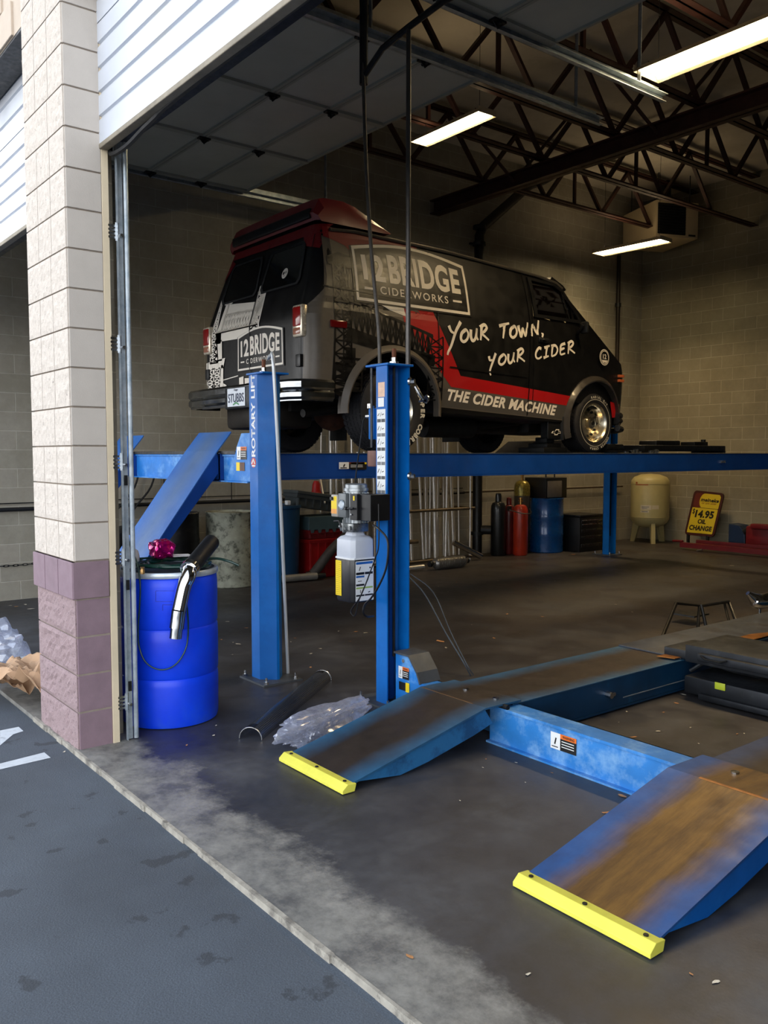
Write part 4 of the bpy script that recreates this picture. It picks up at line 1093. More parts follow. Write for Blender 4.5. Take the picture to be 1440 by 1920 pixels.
for x0, x1 in ((-6.26, -5.73), (-7.88, -7.35)):
    r = ramp_plate(L1, x0, x1, [(3.07, 1.745), (2.95, 1.60), (2.36, .80)], .012, M_DK1)
    m = MB()
    for xa in (x1-.012, x0+.004):
        MB().prism([(2.95, 1.585), (2.36, .785), (2.42, .785), (2.98, 1.46)], 'x', xa, xa+.008).build('ramp_rib', M_BLUEB, r, smooth=False)
    m = MB(); m.cyl((x0, 2.965, 1.585), (x1, 2.965, 1.585), .013, n=10); m.build('hinge_pin', M_IRON, r)
# lettering down the post: front strip
fn = lambda x, y: Vector((-5.228-y, 2.9695, 1.845)) + Vector((0, 0, x))
decal(fit_text('ROTARY LIFT', .57, .052, .028), fn, 'lettering', M_WSTICK, p1)
decal(poly_bm([disc((0, 0), .034, 20)]), plane_fn((-5.228, 2.9695, 1.52), (1, 0, 0), (0, 0, 1)), 'round_logo', pbr('logo_red', '#d03028', .4), p1)
decal(poly_bm([stroke((-.025, -.01), (.0, .025), .012), stroke((.0, .025), (.02, -.01), .012), stroke((-.02, -.022), (.025, -.022), .01)]), plane_fn((-5.228, 2.968, 1.52), (1, 0, 0), (0, 0, 1)), 'round_logo', M_WSTICK, p1)
decal(poly_bm([disc((0, 0), .032, 20)]), plane_fn((-5.12, 3.031, .62), (.62, .78, 0), (0, 0, 1)), 'dark_spot', pbr('blue_spot', '#0a3f82', .5), p1)
warning((1, 0, 0), (0, 1, 0), (0, 0, 1), (-5.712, 4.16, 1.485), .26, .055, L1, band=pbr('brown_label', '#6d2f1c', .5))
decal(poly_bm([[(-.10, -.015), (.06, -.015), (.06, .045), (-.10, .045)]]), plane_fn((-5.711, 4.25, 1.465), (0, 1, 0), (0, 0, 1)), 'capacity_sticker', M_KSTICK, L1)
decal(poly_bm([[(-.10, .03), (.06, .03), (.06, .045), (-.10, .045)]]), plane_fn((-5.7105, 4.25, 1.465), (0, 1, 0), (0, 0, 1)), 'capacity_sticker', M_YSTICK, L1)
MB().box((-5.72, 9.7, 1.47), (-5.70, 9.8, 1.50)).build('runway_bolt', M_STEEL, L1)

# ---- lowered lift in the main bay
L2 = thing('four_post_lift', (-2.63, 7, 0), 'blue four-post vehicle lift lowered to the floor, ramps facing the doorway', 'vehicle lift')
p2 = post(L2, -4.15, 3.29, 1)
post(L2, -1.11, 3.29, -1); post(L2, -4.15, 11.3, 1); post(L2, -1.11, 11.3, -1)
DZ = .215
r2l = runway(L2, -3.71, -3.21, 3.42, 11.5, DZ, M_DK2L, pbr('runway_side_dark_blue', '#123f63', .45, .1, var=.2, vs=4, col2='#1c5f88', thr=(.6, .75), s2=5), h=.2)
r2r = runway(L2, -2.06, -1.54, 3.42, 11.5, DZ, M_DK2RT, M_BLUEB, h=.2)
cross(L2, -3.30, -1.98, 3.34, .0, .205, pbr('scuffed_light_blue', '#2f80cc', .42, var=.12, vs=5, col2='#8db9e0', thr=(.46, .72), s2=6, bump=.08, bs=40), .13); cross(L2, -4.12, -3.68, 3.36, .0, .19, M_BLUEL, .12); cross(L2, -4.1, -1.15, 11.33, .0, .19, M_BLUE)
warning((0, -1, 0), (1, 0, 0), (0, 0, 1), (-2.78, 3.338, .125), .165, .085, L2)
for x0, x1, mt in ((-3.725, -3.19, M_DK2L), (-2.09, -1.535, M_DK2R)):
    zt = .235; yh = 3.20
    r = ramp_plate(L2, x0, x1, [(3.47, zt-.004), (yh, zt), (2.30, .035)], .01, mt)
    for xa in (x0+.01, x1-.018):
        MB().prism([(yh, zt-.01), (2.36, .035), (2.62, .004), (2.80, .03), (3.12, .10), (yh+.06, .14)], 'x', xa, xa+.008).build('ramp_rib', M_BLUE if mt is M_DK2R else pbr('rib_scuffed_blue', '#2c6fa3', .45, var=.15, col2='#1d4a73', thr=(.45, .6), s2=6), r, smooth=False)
    m = MB(); m.prism([(2.255, .004), (2.325, .004), (2.335, .04), (2.285, .045), (2.255, .02)], 'x', x0-.015, x1+.015); ys = m.build('yellow_lip', M_YELLOW, r, smooth=False, bev=.002)
    for f in (.06, .5, .94):
        xx = x0+(x1-x0)*f; b = MB(); b.cyl((xx, 2.30, .042), (xx, 2.30, .048), .009, n=8); b.build('rivet', M_IRON, ys)
    m = MB(); m.cyl((x0, 3.335, .218), (x1+.03, 3.335, .218), .014, n=10); m.build('hinge_pin', M_IRON, r)
    if mt is M_DK2R:
        m = MB(); m.box((x0+.15, yh-.006, zt-.003), (x1, yh+.006, zt+.002)); m.build('rusty_hinge_line', pbr('rubbed_rust', '#a8703a', .5, .3, var=.2, vs=20), r, smooth=False)
    else:
        m = MB(); m.box((x0+.02, yh-.004, zt-.003), (x1-.1, yh+.004, zt+.001)); m.build('rusty_hinge_line', pbr('dull_rust', '#6b5138', .5, .3, var=.2, vs=20), r, smooth=False)
    for f in (.38, .82):
        xx = x0+(x1-x0)*f; b = MB(); b.cyl((xx, 3.37, zt-.004), (xx, 3.37, zt+.004), .018, n=14); b.build('deck_bolt', M_STEEL, r)
ca = carriage(L2, -4.14, 1, 3.33, .01, .335, M_BLUEL)
m = MB(); m.prism([(-4.14, .337), (-4.0, .337), (-3.925, .25), (-3.895, .185), (-3.885, .192), (-3.915, .256), (-3.995, .348), (-4.14, .348)], 'y', 3.335, 3.50); m.build('carriage_cover', M_GREY, ca, smooth=False)
for z in (.30, ): MB().cyl((-4.06, 3.345, z), (-4.06, 3.352, z), .012, n=10).build('cover_screw', M_STEEL, ca)
warning((0, -1, 0), (1, 0, 0), (0, 0, 1), (-4.055, 3.347, .225), .10, .075, ca)
decal(poly_bm([[(-.045, -.025), (.02, -.025), (.02, .025), (-.045, .025)]]), plane_fn((-4.055, 3.345, .14), (1, 0, 0), (0, 0, 1)), 'black_sticker', M_KSTICK, ca)
decal(poly_bm([[(.02, -.03), (.055, -.03), (.055, .03), (.02, .03)]]), plane_fn((-4.055, 3.345, .14), (1, 0, 0), (0, 0, 1)), 'yellow_sticker', M_YSTICK, ca)
# instruction strip on the near post
fy = 3.2885
def ps(z0, z1, mat, nm, x0=-4.250, x1=-4.165, d=0): return decal(poly_bm([[(x0, z0), (x1, z0), (x1, z1), (x0, z1)]]), lambda x, z: (x, fy-d, z), nm, mat, p2)
ps(1.93, 2.02, pbr('peach_label', '#e7c2a8', .5, var=.1, vs=40), 'peach_sticker', -4.238, -4.172); ps(1.87, 1.925, M_WSTICK, 'white_sticker', -4.238, -4.18)
ps(1.335, 1.855, M_WSTICK, 'instruction_strip')
for i in range(6):
    z = 1.775-i*.088
    for k in (0, 1):
        ps(z, z+.02, M_GSTICK if i % 2 else pbr('dark_caption', '#4b4d50', .5, var=.1, vs=50), 'caption_block', -4.246+k*.041, -4.209+k*.041, .0008)
    decal(poly_bm([stroke((-4.24, z+.04), (-4.225, z+.055+.01*(i % 3)), .005), stroke((-4.20, z+.045), (-4.18, z+.05), .005), stroke((-4.215, z+.035), (-4.205, z+.06), .003)]), lambda x, y: (x, fy-.0009, y), 'pictogram', M_KSTICK, p2)
# shut-off valve box left of the post head
m = MB(); m.box((-4.41, 3.34, 1.67), (-4.345, 3.42, 1.87), .01); vb = m.build('air_valve_box', M_BLUEP, p2)
m = MB(); m.cyl((-4.44, 3.36, 1.82), (-4.40, 3.36, 1.82), .02, n=12); m.cyl((-4.40, 3.36, 1.87), (-4.40, 3.36, 1.885), .03, n=12); m.box((-4.43, 3.35, 1.88), (-4.40, 3.36, 1.90)); m.build('valve_fitting', M_STEEL, vb)
m = MB(); m.tube([(-4.43, 3.36, 1.82), (-4.47, 3.35, 1.80), (-4.50, 3.35, 1.68), (-4.54, 3.34, 1.45), (-4.55, 3.33, 1.28)], .005, n=6, smooth=5); m.build('air_line', M_IRON, vb)
m = MB(); m.box((-4.36, 3.32, 1.62), (-4.34, 3.325, 2.14)); m.box((-4.36, 3.32, 2.14), (-4.27, 3.325, 2.143)); m.build('cable_guard_bracket', M_IRON, p2, smooth=False)
for z in (2.03, 1.44):
    m = MB(); m.cyl((-4.152, 3.476, z), (-4.125, 3.49, z), .016, n=6); m.cyl((-4.16, 3.472, z), (-4.15, 3.478, z), .028, n=12); m.build('stop_bolt', M_STEEL, p2)
m = MB(); m.tube([(-4.13, 3.50, 2.0), (-4.10, 3.52, 1.94), (-4.09, 3.56, 1.9)], .012, n=8, smooth=3); m.box((-4.10, 3.5, 1.90), (-4.03, 3.505, 1.912)); m.cyl((-4.03, 3.50, 1.92), (-4.03, 3.51, 1.92), .022, n=12); m.build('tie_bracket', M_STEEL, p2)
m = MB(); m.lathe([(.0, 0), (.045, 0), (.05, .01), (.05, .10), (.0, .10)], (-4.375, 3.37, 1.50), n=16); m.build('pulley_cover', pbr('pinkish_brown', '#7c5a50', .5), p2)

# hydraulic power unit: motor over a pale plastic oil tank with a dark lower half
PU = MB(); cx, cy = -4.36, 3.20
PU.lathe([(0, 1.395), (.062, 1.395), (.070, 1.388), (.070, 1.368), (.078, 1.366), (.078, 1.348), (.070, 1.346), (.070, 1.15), (.06, 1.148)], (cx+.01, cy, 0), n=32)
for k in range(22):
    a = 2*PI*k/22; c_, s_ = math.cos(a), math.sin(a)
    PU.box((cx+.01+.06, cy-.002, 1.15), (cx+.01+.080, cy+.002, 1.34), rot=(a, (cx+.01, cy, 1.2)))
pu = PU.build('motor', pbr('cast_aluminium', '#aab0b4', .35, .8, var=.1, vs=20), L2)
m = MB(); m.box((cx-.115, cy-.105, 1.185), (cx-.045, cy-.05, 1.325), .006); sw = m.build('switch_box', pbr('switch_grey', '#a7a39b', .5, .2), pu)
m = MB(); m.cyl((cx-.10, cy-.118, 1.30), (cx-.10, cy-.104, 1.30), .011, n=12); m.build('push_button', M_BLACK, sw)
fnb = lambda d: (lambda x, y: (cx+x, cy-.1055-d, y))
decal(poly_bm([[(-.112, 1.235), (-.052, 1.235), (-.052, 1.315), (-.085, 1.315), (-.085, 1.285), (-.112, 1.285)]]), fnb(.0), 'yellow_label', M_YSTICK, sw)
decal(poly_bm([[(-.112, 1.205), (-.052, 1.205), (-.052, 1.235), (-.112, 1.235)]]), fnb(.0), 'orange_label', pbr('faded_orange', '#f0a650', .5), sw)
m = MB(); m.box((cx-.042, cy-.10, 1.185), (cx+.038, cy-.04, 1.335), .004); m.build('motor_cover', pbr('cover_grey', '#6d7274', .4, .3), pu)
m = MB(); m.lathe([(0, .0), (.022, 0), (.028, .006), (.032, .0)], (cx-.003, cy-.106, 1.265), n=20, axis='y'); m.build('round_emblem', M_GALV, pu)
m = MB(); m.box((cx+.08, 3.10, 1.175), (cx+.155, 3.19, 1.335), .003); m.box((cx+.155, 3.12, 1.175), (cx+.265, 3.27, 1.335), .003); bx = m.build('control_box', M_BLACK, pu, smooth=False)
decal(poly_bm([[(-.008, -.014), (.008, -.014), (.008, .014), (-.008, .014)]]), plane_fn((cx+.125, 3.098, 1.31), (1, 0, 0), (0, 0, 1)), 'yellow_sticker', M_YSTICK, bx)
m = MB(); m.tube([(cx+.075, 3.085, 1.245), (cx+.145, 3.08, 1.25)], .006, n=8); m.cyl((cx+.07, 3.085, 1.245), (cx+.06, 3.085, 1.245), .011, n=10); m.build('lever', M_BLACK, bx)
m = MB(); m.cyl((cx+.10, 3.10, 1.21), (cx+.10, 3.093, 1.21), .006, n=8); m.build('screw', M_STEEL, bx)
m = MB(); m.box((cx-.07, cy-.07, 1.095), (cx+.075, cy+.05, 1.148), .005); m.cyl((cx-.09, cy-.05, 1.12), (cx-.06, cy-.05, 1.12), .015, n=12); m.cyl((cx+.05, cy-.085, 1.12), (cx+.05, cy-.068, 1.12), .013, n=12); m.cyl((cx-.0, cy-.085, 1.115), (cx-.0, cy-.068, 1.115), .010, n=12); m.box((cx-.012, cy-.09, 1.09), (cx-.004, cy-.07, 1.17)); m.build('valve_block', pbr('valve_alu', '#8b8f90', .3, .8, var=.2, vs=30), pu)
m = MB(); m.tube([(cx-.10, cy-.09, 1.155), (cx-.05, cy-.09, 1.16), (cx-.04, cy-.08, 1.12)], .007, n=8); m.build('release_lever', M_BLACK, pu)
# tank: octagonal-cornered bottle
def bottle(z, hx, hy, ch): return [(cx-hx+ch, cy-hy), (cx+hx-ch, cy-hy), (cx+hx, cy-hy+ch), (cx+hx, cy+hy-ch), (cx+hx-ch, cy+hy), (cx-hx+ch, cy+hy), (cx-hx, cy+hy-ch), (cx-hx, cy-hy+ch)]
def loft(rings):
    m = MB(); R = [[m.bm.verts.new((x, y, z)) for x, y in P] for z, P in rings]
    for A, B_ in zip(R, R[1:]):
        for k in range(len(A)): m.bm.faces.new((A[k], A[(k+1) % len(A)], B_[(k+1) % len(A)], B_[k]))
    m.bm.faces.new(R[0][::-1]); m.bm.faces.new(R[-1]); return m
tk = loft([(.93, bottle(0, .096, .092, .024)), (1.045, bottle(0, .095, .09, .024)), (1.062, bottle(0, .080, .075, .024)), (1.07, bottle(0, .055, .055, .02)), (1.095, bottle(0, .046, .046, .02))])
tank = tk.build('oil_tank', pbr('milky_plastic', '#c9ced8', .35, var=.04, spec=.5), pu, bev=.003)
m = MB(); m.prism(bottle(0, .098, .098, .02), 'z', .925, .935); m.build('tank_rim', M_WHITE, tank, smooth=False)
tk = loft([(.655, bottle(0, .088, .088, .022)), (.67, bottle(0, .092, .092, .022)), (.925, bottle(0, .094, .094, .022))]); lo = tk.build('dark_lower_half', pbr('dark_tank', '#1b1c20', .35, var=.05), tank, bev=.003)
fnt = lambda d: (lambda x, y: (cx+x, cy-.0955-d, y))
decal(poly_bm([[(-.08, .69), (-.018, .69), (-.018, .912), (-.08, .912)]]), fnt(0), 'yellow_label', M_YSTICK, lo)
decal(poly_bm([stroke((-.074, .70+.0125*i), (-.024-.004*(i % 3), .70+.0125*i), .0022) for i in range(17)]), fnt(.0006), 'label_text', pbr('label_ochre', '#a58a12', .5), lo)
fnr = lambda d: (lambda x, y: (cx+x*1., cy-.0955-d, y))
fs = lambda d: (lambda x, y: (cx+.095+d, cy+x, y))
decal(poly_bm([[(-.068, .665), (.072, .665), (.072, .915), (-.068, .915)]]), fs(.0), 'white_label', M_WSTICK, lo)
decal(poly_bm([[(-.064, .895), (.066, .895), (.066, .910), (-.064, .910)], [(-.064, .812), (0, .812), (0, .824), (-.064, .824)]]), fs(.0006), 'blue_caption', pbr('label_blue', '#1d5fae', .5), lo)
decal(poly_bm([[(-.064, .83), (.0, .83), (.0, .845), (-.064, .845)], [(.004, .83), (.066, .83), (.066, .845), (.004, .845)], [(-.064, .76), (.0, .76), (.0, .772), (-.064, .772)], [(-.064, .695), (.0, .695), (.0, .705), (-.064, .705)], [(.004, .695), (.066, .695), (.066, .705), (.004, .705)], stroke((-.04, .855), (-.03, .88), .006), stroke((.04, .87), (.05, .87), .01), stroke((-.05, .79), (-.02, .79), .004), stroke((-.03, .715), (-.03, .735), .005), stroke((.03, .715), (.045, .72), .006)]), fs(.0006), 'black_caption', M_KSTICK, lo)
decal(poly_bm([[(-.064, .742), (.066, .742), (.066, .752), (-.064, .752)]]), fs(.0006), 'green_caption', pbr('label_green', '#9dbb5a', .5), lo)
m = MB(); Q = lambda a, b, y=3.085: at(a, b, 'y', y)
m.tube([Q(700, 985, 3.12), Q(708, 990), Q(724, 1007), Q(728, 1029), Q(724, 1065), Q(712, 1095), Q(697, 1120), Q(684, 1134), Q(681, 1148), Q(688, 1156, 3.12), Q(700, 1155, 3.2)], .0062, n=8, smooth=6)
m.tube([Q(710, 945), Q(710, 1021), Q(704, 1045), Q(697, 1065), Q(677, 1116), Q(659, 1143), Q(660, 1152), Q(666, 1153), Q(674, 1123), Q(690, 1085, 3.1)], .0038, n=8, smooth=5)
m.build('hose', M_BLACK, pu)

# overhead pipework feeding the near post
pp = thing('conduit_pipe', (-4.20, 3.50, 2.14), 'slim grey steel conduit pipe rising straight from the near post to the roof', 'pipe')
MB().cyl((-4.185, 3.485, 2.14), (-4.185, 3.485, 4.18), .0155, n=12).build('pipe', pbr('conduit_grey', '#5a5755', .4, .6, var=.1), pp)
MB().cyl((-4.185, 3.485, 2.0), (-4.185, 3.485, 2.14), .012, n=12).build('pipe_end', M_IRON, pp)
m = MB(); m.tube([(-4.185, 3.485, 4.18), (-4.45, 3.49, 4.15), (-4.665, 3.50, 4.05)], .02, n=8); m.tube([(-4.185, 3.485, 4.18), (-3.88, 3.5, 4.22), (-3.5, 3.6, 4.24), (-3.45, 3.6, 6.1)], .02, n=8); m.build('bracket_pipe', M_IRON, pp)
m = MB(); m.tube([(-4.44, 3.46, 2.13), (-4.455, 3.46, 2.4), (-4.53, 3.46, 2.9), (-4.60, 3.47, 3.5), (-4.66, 3.49, 4.2), (-4.70, 3.5, 4.9), (-4.71, 3.5, 6.15)], .0125, n=10, smooth=6)
m.build('hydraulic_hose', pbr('hose_grey', '#4b4743', .45, .2, var=.15, vs=20), label='dark flexible hose hanging from the roof to the head of the near blue post', cat='hose')
m = MB(); m.tube([(-4.665, 3.50, 4.0), (-4.66, 3.50, 4.6), (-4.66, 3.5, 6.15)], .028, n=10); m.build('drop_pipe', M_IRON, label='thick dark pipe dropping from the roof beside the hose', cat='pipe')
m = MB(); m.box((-4.95, 3.3, 4.85), (-4.45, 3.62, 5.02)); m.build('junction_box', M_IRON, smooth=False, label='dark junction box under the roof above the near post', cat='junction box')
# air lines running down to the floor
m = MB(); m.tube([at(503, 672, 'y', 3.0), at(508, 667, 'y', 2.95), at(513, 690, 'y', 2.93), at(526, 940, 'y', 3.0), at(540, 1262, 'z', .014)], .0115, n=10, smooth=4)
m.build('steel_rod', pbr('rod_grey', '#c8cdd2', .35, .3, var=.05), label='long thin grey rod leaning against the raised lift\'s right front post', cat='rod')
m = MB(); m.tube([at(885, 1271, 'x', -4.36), at(868, 1240, 'x', -4.4), at(835, 1185, 'x', -4.6), at(797, 1115, 'x', -4.9), at(768, 1082, 'x', -5.2)], .005, n=6, smooth=5)
m.tube([at(892, 1272, 'x', -4.36), at(875, 1245, 'x', -4.4), at(845, 1185, 'x', -4.6), at(812, 1110, 'x', -4.9), at(770, 1076, 'x', -5.2)], .004, n=6, smooth=5)
m.build('air_line', pbr('thin_cable', '#54606e', .4, .3), label='pair of thin cables sagging from the near post down to the lowered runway', cat='cable')
# ================================================================ THINGS AROUND THE SHOP
def drum(loc, r, h, mat, label, cat='barrel', name='steel_drum', ribs=(.34, .66), rim=None, group=None):
    o = thing(name, loc, label, cat, group); x, y, z = loc
    prof = [(0, .01), (r*.93, .01), (r*.96, 0), (r, .012), (r, .03)]
    for q in ribs: prof += [(r, h*q-.03), (r*1.028, h*q), (r, h*q+.03)]
    prof += [(r, h-.02), (r*1.02, h-.008), (r*1.0, h), (r*.96, h-.003), (r*.95, h-.02), (0, h-.02)]
    MB().lathe(prof[:-3], loc, n=48).build('barrel_body', mat, o)
    MB().lathe([(r*.97, h-.002), (r*.95, h-.02), (0, h-.02)], loc, n=48).build('lid', mat, o)
    m = MB(); m.tube([(x+r*1.0*math.cos(a), y+r*1.0*math.sin(a), h-.004) for a in [i*2*PI/48 for i in range(48)]], .008, n=6, closed=True); m.build('rim', rim or mat, o)
    return o
# ---- blue plastic drum by the doorway
BX, BYY, BR = -4.82, 2.15, .288
bd = thing('plastic_drum', (BX, BYY, 0), 'bright blue plastic drum with a white lid ring standing beside the door track', 'barrel')
t = NT('drum_blue_plastic'); p = t.xyz()
c = t.ramp(t.noise(3, 5), [(.3, lin('#0036dc')), (.7, lin('#0446f4'))])
scuff = t.math('MULTIPLY', t.maprange(p[2], .0, .2, 1, 0), t.ramp(t.noise(5, 6, .7), [(.42, (0, 0, 0, 1)), (.65, (1, 1, 1, 1))]))
t.set(Base_Color=t.mix(t.math('MULTIPLY', scuff, .45), c, lin('#3f6fd0')), Roughness=.42); M_DRUM = t.m
prof = [(0, .01), (.25, .01), (.262, 0), (.278, .006), (.284, .03), (.286, .24), (.284, .275), (.278, .285), (.286, .30), (.288, .50), (.285, .565), (.279, .575), (.286, .59), (.287, .82), (.283, .86), (.274, .872), (.274, .895), (.26, .90)]
MB().lathe(prof, (BX, BYY, 0), n=64).build('barrel_body', M_DRUM, bd)
MB().lathe([(.27, .872), (.289, .872), (.293, .880), (.293, .897), (.288, .905), (.27, .905)], (BX, BYY, 0), n=64).build('lid_ring', pbr('ring_white', '#c9d2da', .35, .5, var=.1, vs=20), bd)
MB().lathe([(0, .885), (.24, .885), (.255, .905), (.272, .905), (.272, .89)], (BX, BYY, 0), n=64).build('lid', pbr('lid_dark', '#24303a', .5), bd)
def cyl_at(px, py, R=.30):
    """where the ray through a photo pixel meets the upright drum"""
    d = at(px, py, 'x', -5) - Vector((0, 0, CAMH)); ox, oy = -BX, -BYY; a = d.x**2+d.y**2; b = 2*(d.x*ox+d.y*oy); c_ = ox*ox+oy*oy-R*R; D = b*b-4*a*c_
    t_ = (-b-math.sqrt(max(D, 0)))/(2*a); return Vector((0, 0, CAMH))+d*t_
em = [[(292, 1108), (326, 1108)], [(292, 1108), (292, 1128)], [(292, 1128), (326, 1128)], [(305, 1134), (326, 1134)], [(305, 1134), (305, 1145)]]
m = MB()
for a, b in em: m.tube([cyl_at(*a, R=.287), cyl_at((a[0]+b[0])/2, (a[1]+b[1])/2, R=.287), cyl_at(*b, R=.287)], .0016, n=5)
m.build('moulded_mark', pbr('mark_blue', '#0618a0', .5), bd)
# hose hanging over the front and coiled on the lid
M_GH = pbr('green_hose', '#0d3b33', .4, var=.15, vs=20, coat=.2)
hp = [(239, 985, .33), (243, 1020, .31), (256, 1052, .305), (262, 1085, .30), (263, 1110, .30), (261, 1150, .30), (259, 1180, .30), (261, 1212, .30), (272, 1240, .30), (292, 1254, .30), (315, 1254, .30), (335, 1240, .30), (349, 1214, .30), (353, 1180, .30), (351, 1140, .31), (345, 1095, .33), (340, 1066, .315)]
gh = MB(); gh.tube([cyl_at(a, b, r_) for a, b, r_ in hp], .0042, n=8, smooth=5)
rng = random.Random(5); pts = []
for k in range(150):
    a = k*2*PI/18.3; rr = .17+.045*math.sin(k*.37)+.02*rng.random(); pts.append((BX+.01+rr*1.12*math.cos(a), BYY+.02+rr*1.0*math.sin(a), .915+.02*(k/150)+.012*rng.random()))
gh.tube(pts, .0062, n=7, smooth=3)
gh.tube([(BX+.05, BYY+.2, .94), (BX+.10, BYY+.27, .945), (BX+.16, BYY+.32, .93), (BX+.19, BYY+.37, .905)], .008, n=8, smooth=4)
gh.build('garden_hose', M_GH, label='thin green hose coiled on the blue plastic drum, one loop hanging down', cat='hose')
m = MB(); q = at(267, 1070, 'z', .94); m.lathe([(0, -.02), (.012, -.018), (.014, .0), (.009, .012), (.013, .02), (0, .022)], q, n=14); m.build('hose_nozzle', pbr('brass_tan', '#a98452', .35, .7), label='small brass hose fitting on the rim of the blue plastic drum', cat='hose fitting')
# magenta foil package
def crumple(name, c, size, mat, label, cat, amp=.25, fr=3., seed=1, sub=4, squash=None, solid=0., kind_fn=None, rz=0):
    b = bmesh.new(); bmesh.ops.create_icosphere(b, subdivisions=sub, radius=1)
    for v in b.verts:
        p = v.co.copy(); n1 = noise.noise(p*fr+Vector((seed, seed*2, 0))); n2 = abs(noise.noise(p*fr*2.3+Vector((0, seed, 5)))); n3 = abs(noise.noise(p*fr*5+Vector((3, seed, 1))))
        k = 1+amp*(n1*1.1-n2*.55-n3*.28)
        q = Vector((math.copysign(abs(p.x)**.7, p.x), math.copysign(abs(p.y)**.7, p.y), math.copysign(abs(p.z)**.7, p.z)))*k
        if kind_fn: q = kind_fn(q)
        v.co = Vector((q.x*size[0], q.y*size[1], max(-1, q.z)*size[2]))
    b.transform(Matrix.Translation(Vector(c)) @ Matrix.Rotation(rz, 4, 'Z'))
    m = MB(); m.bm.free(); m.bm = b
    return m.build(name, mat, label=label, cat=cat, ang=25, solid=solid)
c = at(303, 1044, 'z', .955)
pk = thing('snack_packet', (c.x, c.y, .95), 'shiny magenta foil packet lying on the green hose on the blue drum', 'packet')
b = crumple('foil_bag', (c.x, c.y, 1.005), (.082, .07, .058), pbr('magenta_foil', '#b3067a', .16, .55, var=.25, vs=14, col2='#d81c62', thr=(.5, .6), s2=14), None, None, .22, 2.2, 4)
b.parent = pk; b.location = b.location-pk.location
d_ = decal(shift(fit_text('SHOP TOWELS', .09, .022, .008), 0, 0), lambda x, y: Vector((c.x-.005, c.y-.01, 1.054)) + Vector((.62, .78, 0))*x + Vector((-.40, .32, .25))*y + Vector((.0, .0, -.0+.004-abs(x)*.15)), 'packet_print', pbr('packet_white', '#f2e9ee', .4), pk) if False else None
m = MB()
for k in range(7):
    x = -.045+.015*k; m.tube([Vector((c.x, c.y, 1.048-abs(x)*.12))+Vector((.62, .78, 0))*x+Vector((.02, -.016, .002)), Vector((c.x, c.y, 1.055-abs(x)*.12))+Vector((.62, .78, 0))*(x+.006)+Vector((.0, -.0, .004))], .0035, n=5)
m.build('packet_print', pbr('packet_white', '#f2e9ee', .4), pk)
m = MB(); q = at(337, 1040, 'z', .96); m.prism([(q.x-.07, q.y-.05), (q.x+.05, q.y-.07), (q.x+.09, q.y+.05), (q.x-.03, q.y+.07)], 'z', .955, .958); m.build('paper_sheet', M_WHITE, smooth=False, label='small white sheet of paper behind the magenta packet on the drum', cat='paper')
q = at(250, 1050, 'z', .95)
MB().lathe([(0, 0), (.048, 0), (.053, .012), (.053, .07), (.045, .10), (.022, .115), (.02, .13), (0, .13)], (q.x-.02, q.y-.01, .905), n=28).build('plastic_jug', pbr('milky_jug', '#c5cad2', .4, spec=.5), label='small milky plastic jug on the left side of the drum lid', cat='jug')
# exhaust tail pipe hooked over the drum
ex = thing('exhaust_tailpipe', (-4.52, 2.1, .55), 'bent exhaust pipe hooked over the blue drum, black sleeve above and chrome tip hanging down', 'exhaust pipe')
A = at(397, 1016, 'x', -4.72); B_ = at(356, 1066, 'x', -4.52); C_ = at(345, 1100, 'x', -4.475); D = at(335, 1145, 'x', -4.46); E_ = at(331, 1178, 'x', -4.46); F_ = at(329, 1197, 'x', -4.46)
m = MB(); m.tube([A, A.lerp(B_, .5), B_], .048, n=28); m.lathe([(0, 0), (.03, .0)], A, n=8); m.build('black_sleeve', pbr('sleeve_black', '#13161b', .5, .2), ex)
m = MB(); m.tube([B_, B_.lerp(C_, .5)+Vector((.02, 0, .01)), C_, D], lambda t_: .043-.003*t_, n=28, smooth=6); m.build('chrome_bend', M_CHROME, ex)
m = MB(); m.tube([D, E_], .0405, n=28); m.tube([E_, F_], .034, n=28); m.build('chrome_tip', pbr('chrome_dull', '#b9bdc0', .16, 1.), ex)
m = MB(); m.tube([B_.lerp(A, .06), B_.lerp(A, -.05)], .052, n=28); m.build('collar', M_CHROME, ex)

def bag_mat():
    t = NT('bag_film'); tl = t.new('ShaderNodeBsdfTranslucent'); tl.inputs[0].default_value = lin('#d5dcf0'); gl = t.new('ShaderNodeBsdfGlossy'); gl.inputs['Roughness'].default_value = .22
    tr = t.new('ShaderNodeBsdfTransparent'); df = t.new('ShaderNodeBsdfDiffuse'); df.inputs[0].default_value = lin('#c9d0e6')
    a = t.new('ShaderNodeMixShader'); a.inputs[0].default_value = .5; t.link(tl.outputs[0], a.inputs[1]); t.link(df.outputs[0], a.inputs[2])
    b = t.new('ShaderNodeMixShader'); b.inputs[0].default_value = .32; t.link(a.outputs[0], b.inputs[1]); t.link(gl.outputs[0], b.inputs[2])
    c_ = t.new('ShaderNodeMixShader'); t.link(t.ramp(t.noise(18, 5, .7), [(.35, (.45, .45, .45, 1)), (.65, (.95, .95, .95, 1))]), c_.inputs[0]); t.link(tr.outputs[0], c_.inputs[1]); t.link(b.outputs[0], c_.inputs[2]); t.link(c_.outputs[0], t.out.inputs[0]); return t.m
M_BAG = bag_mat()
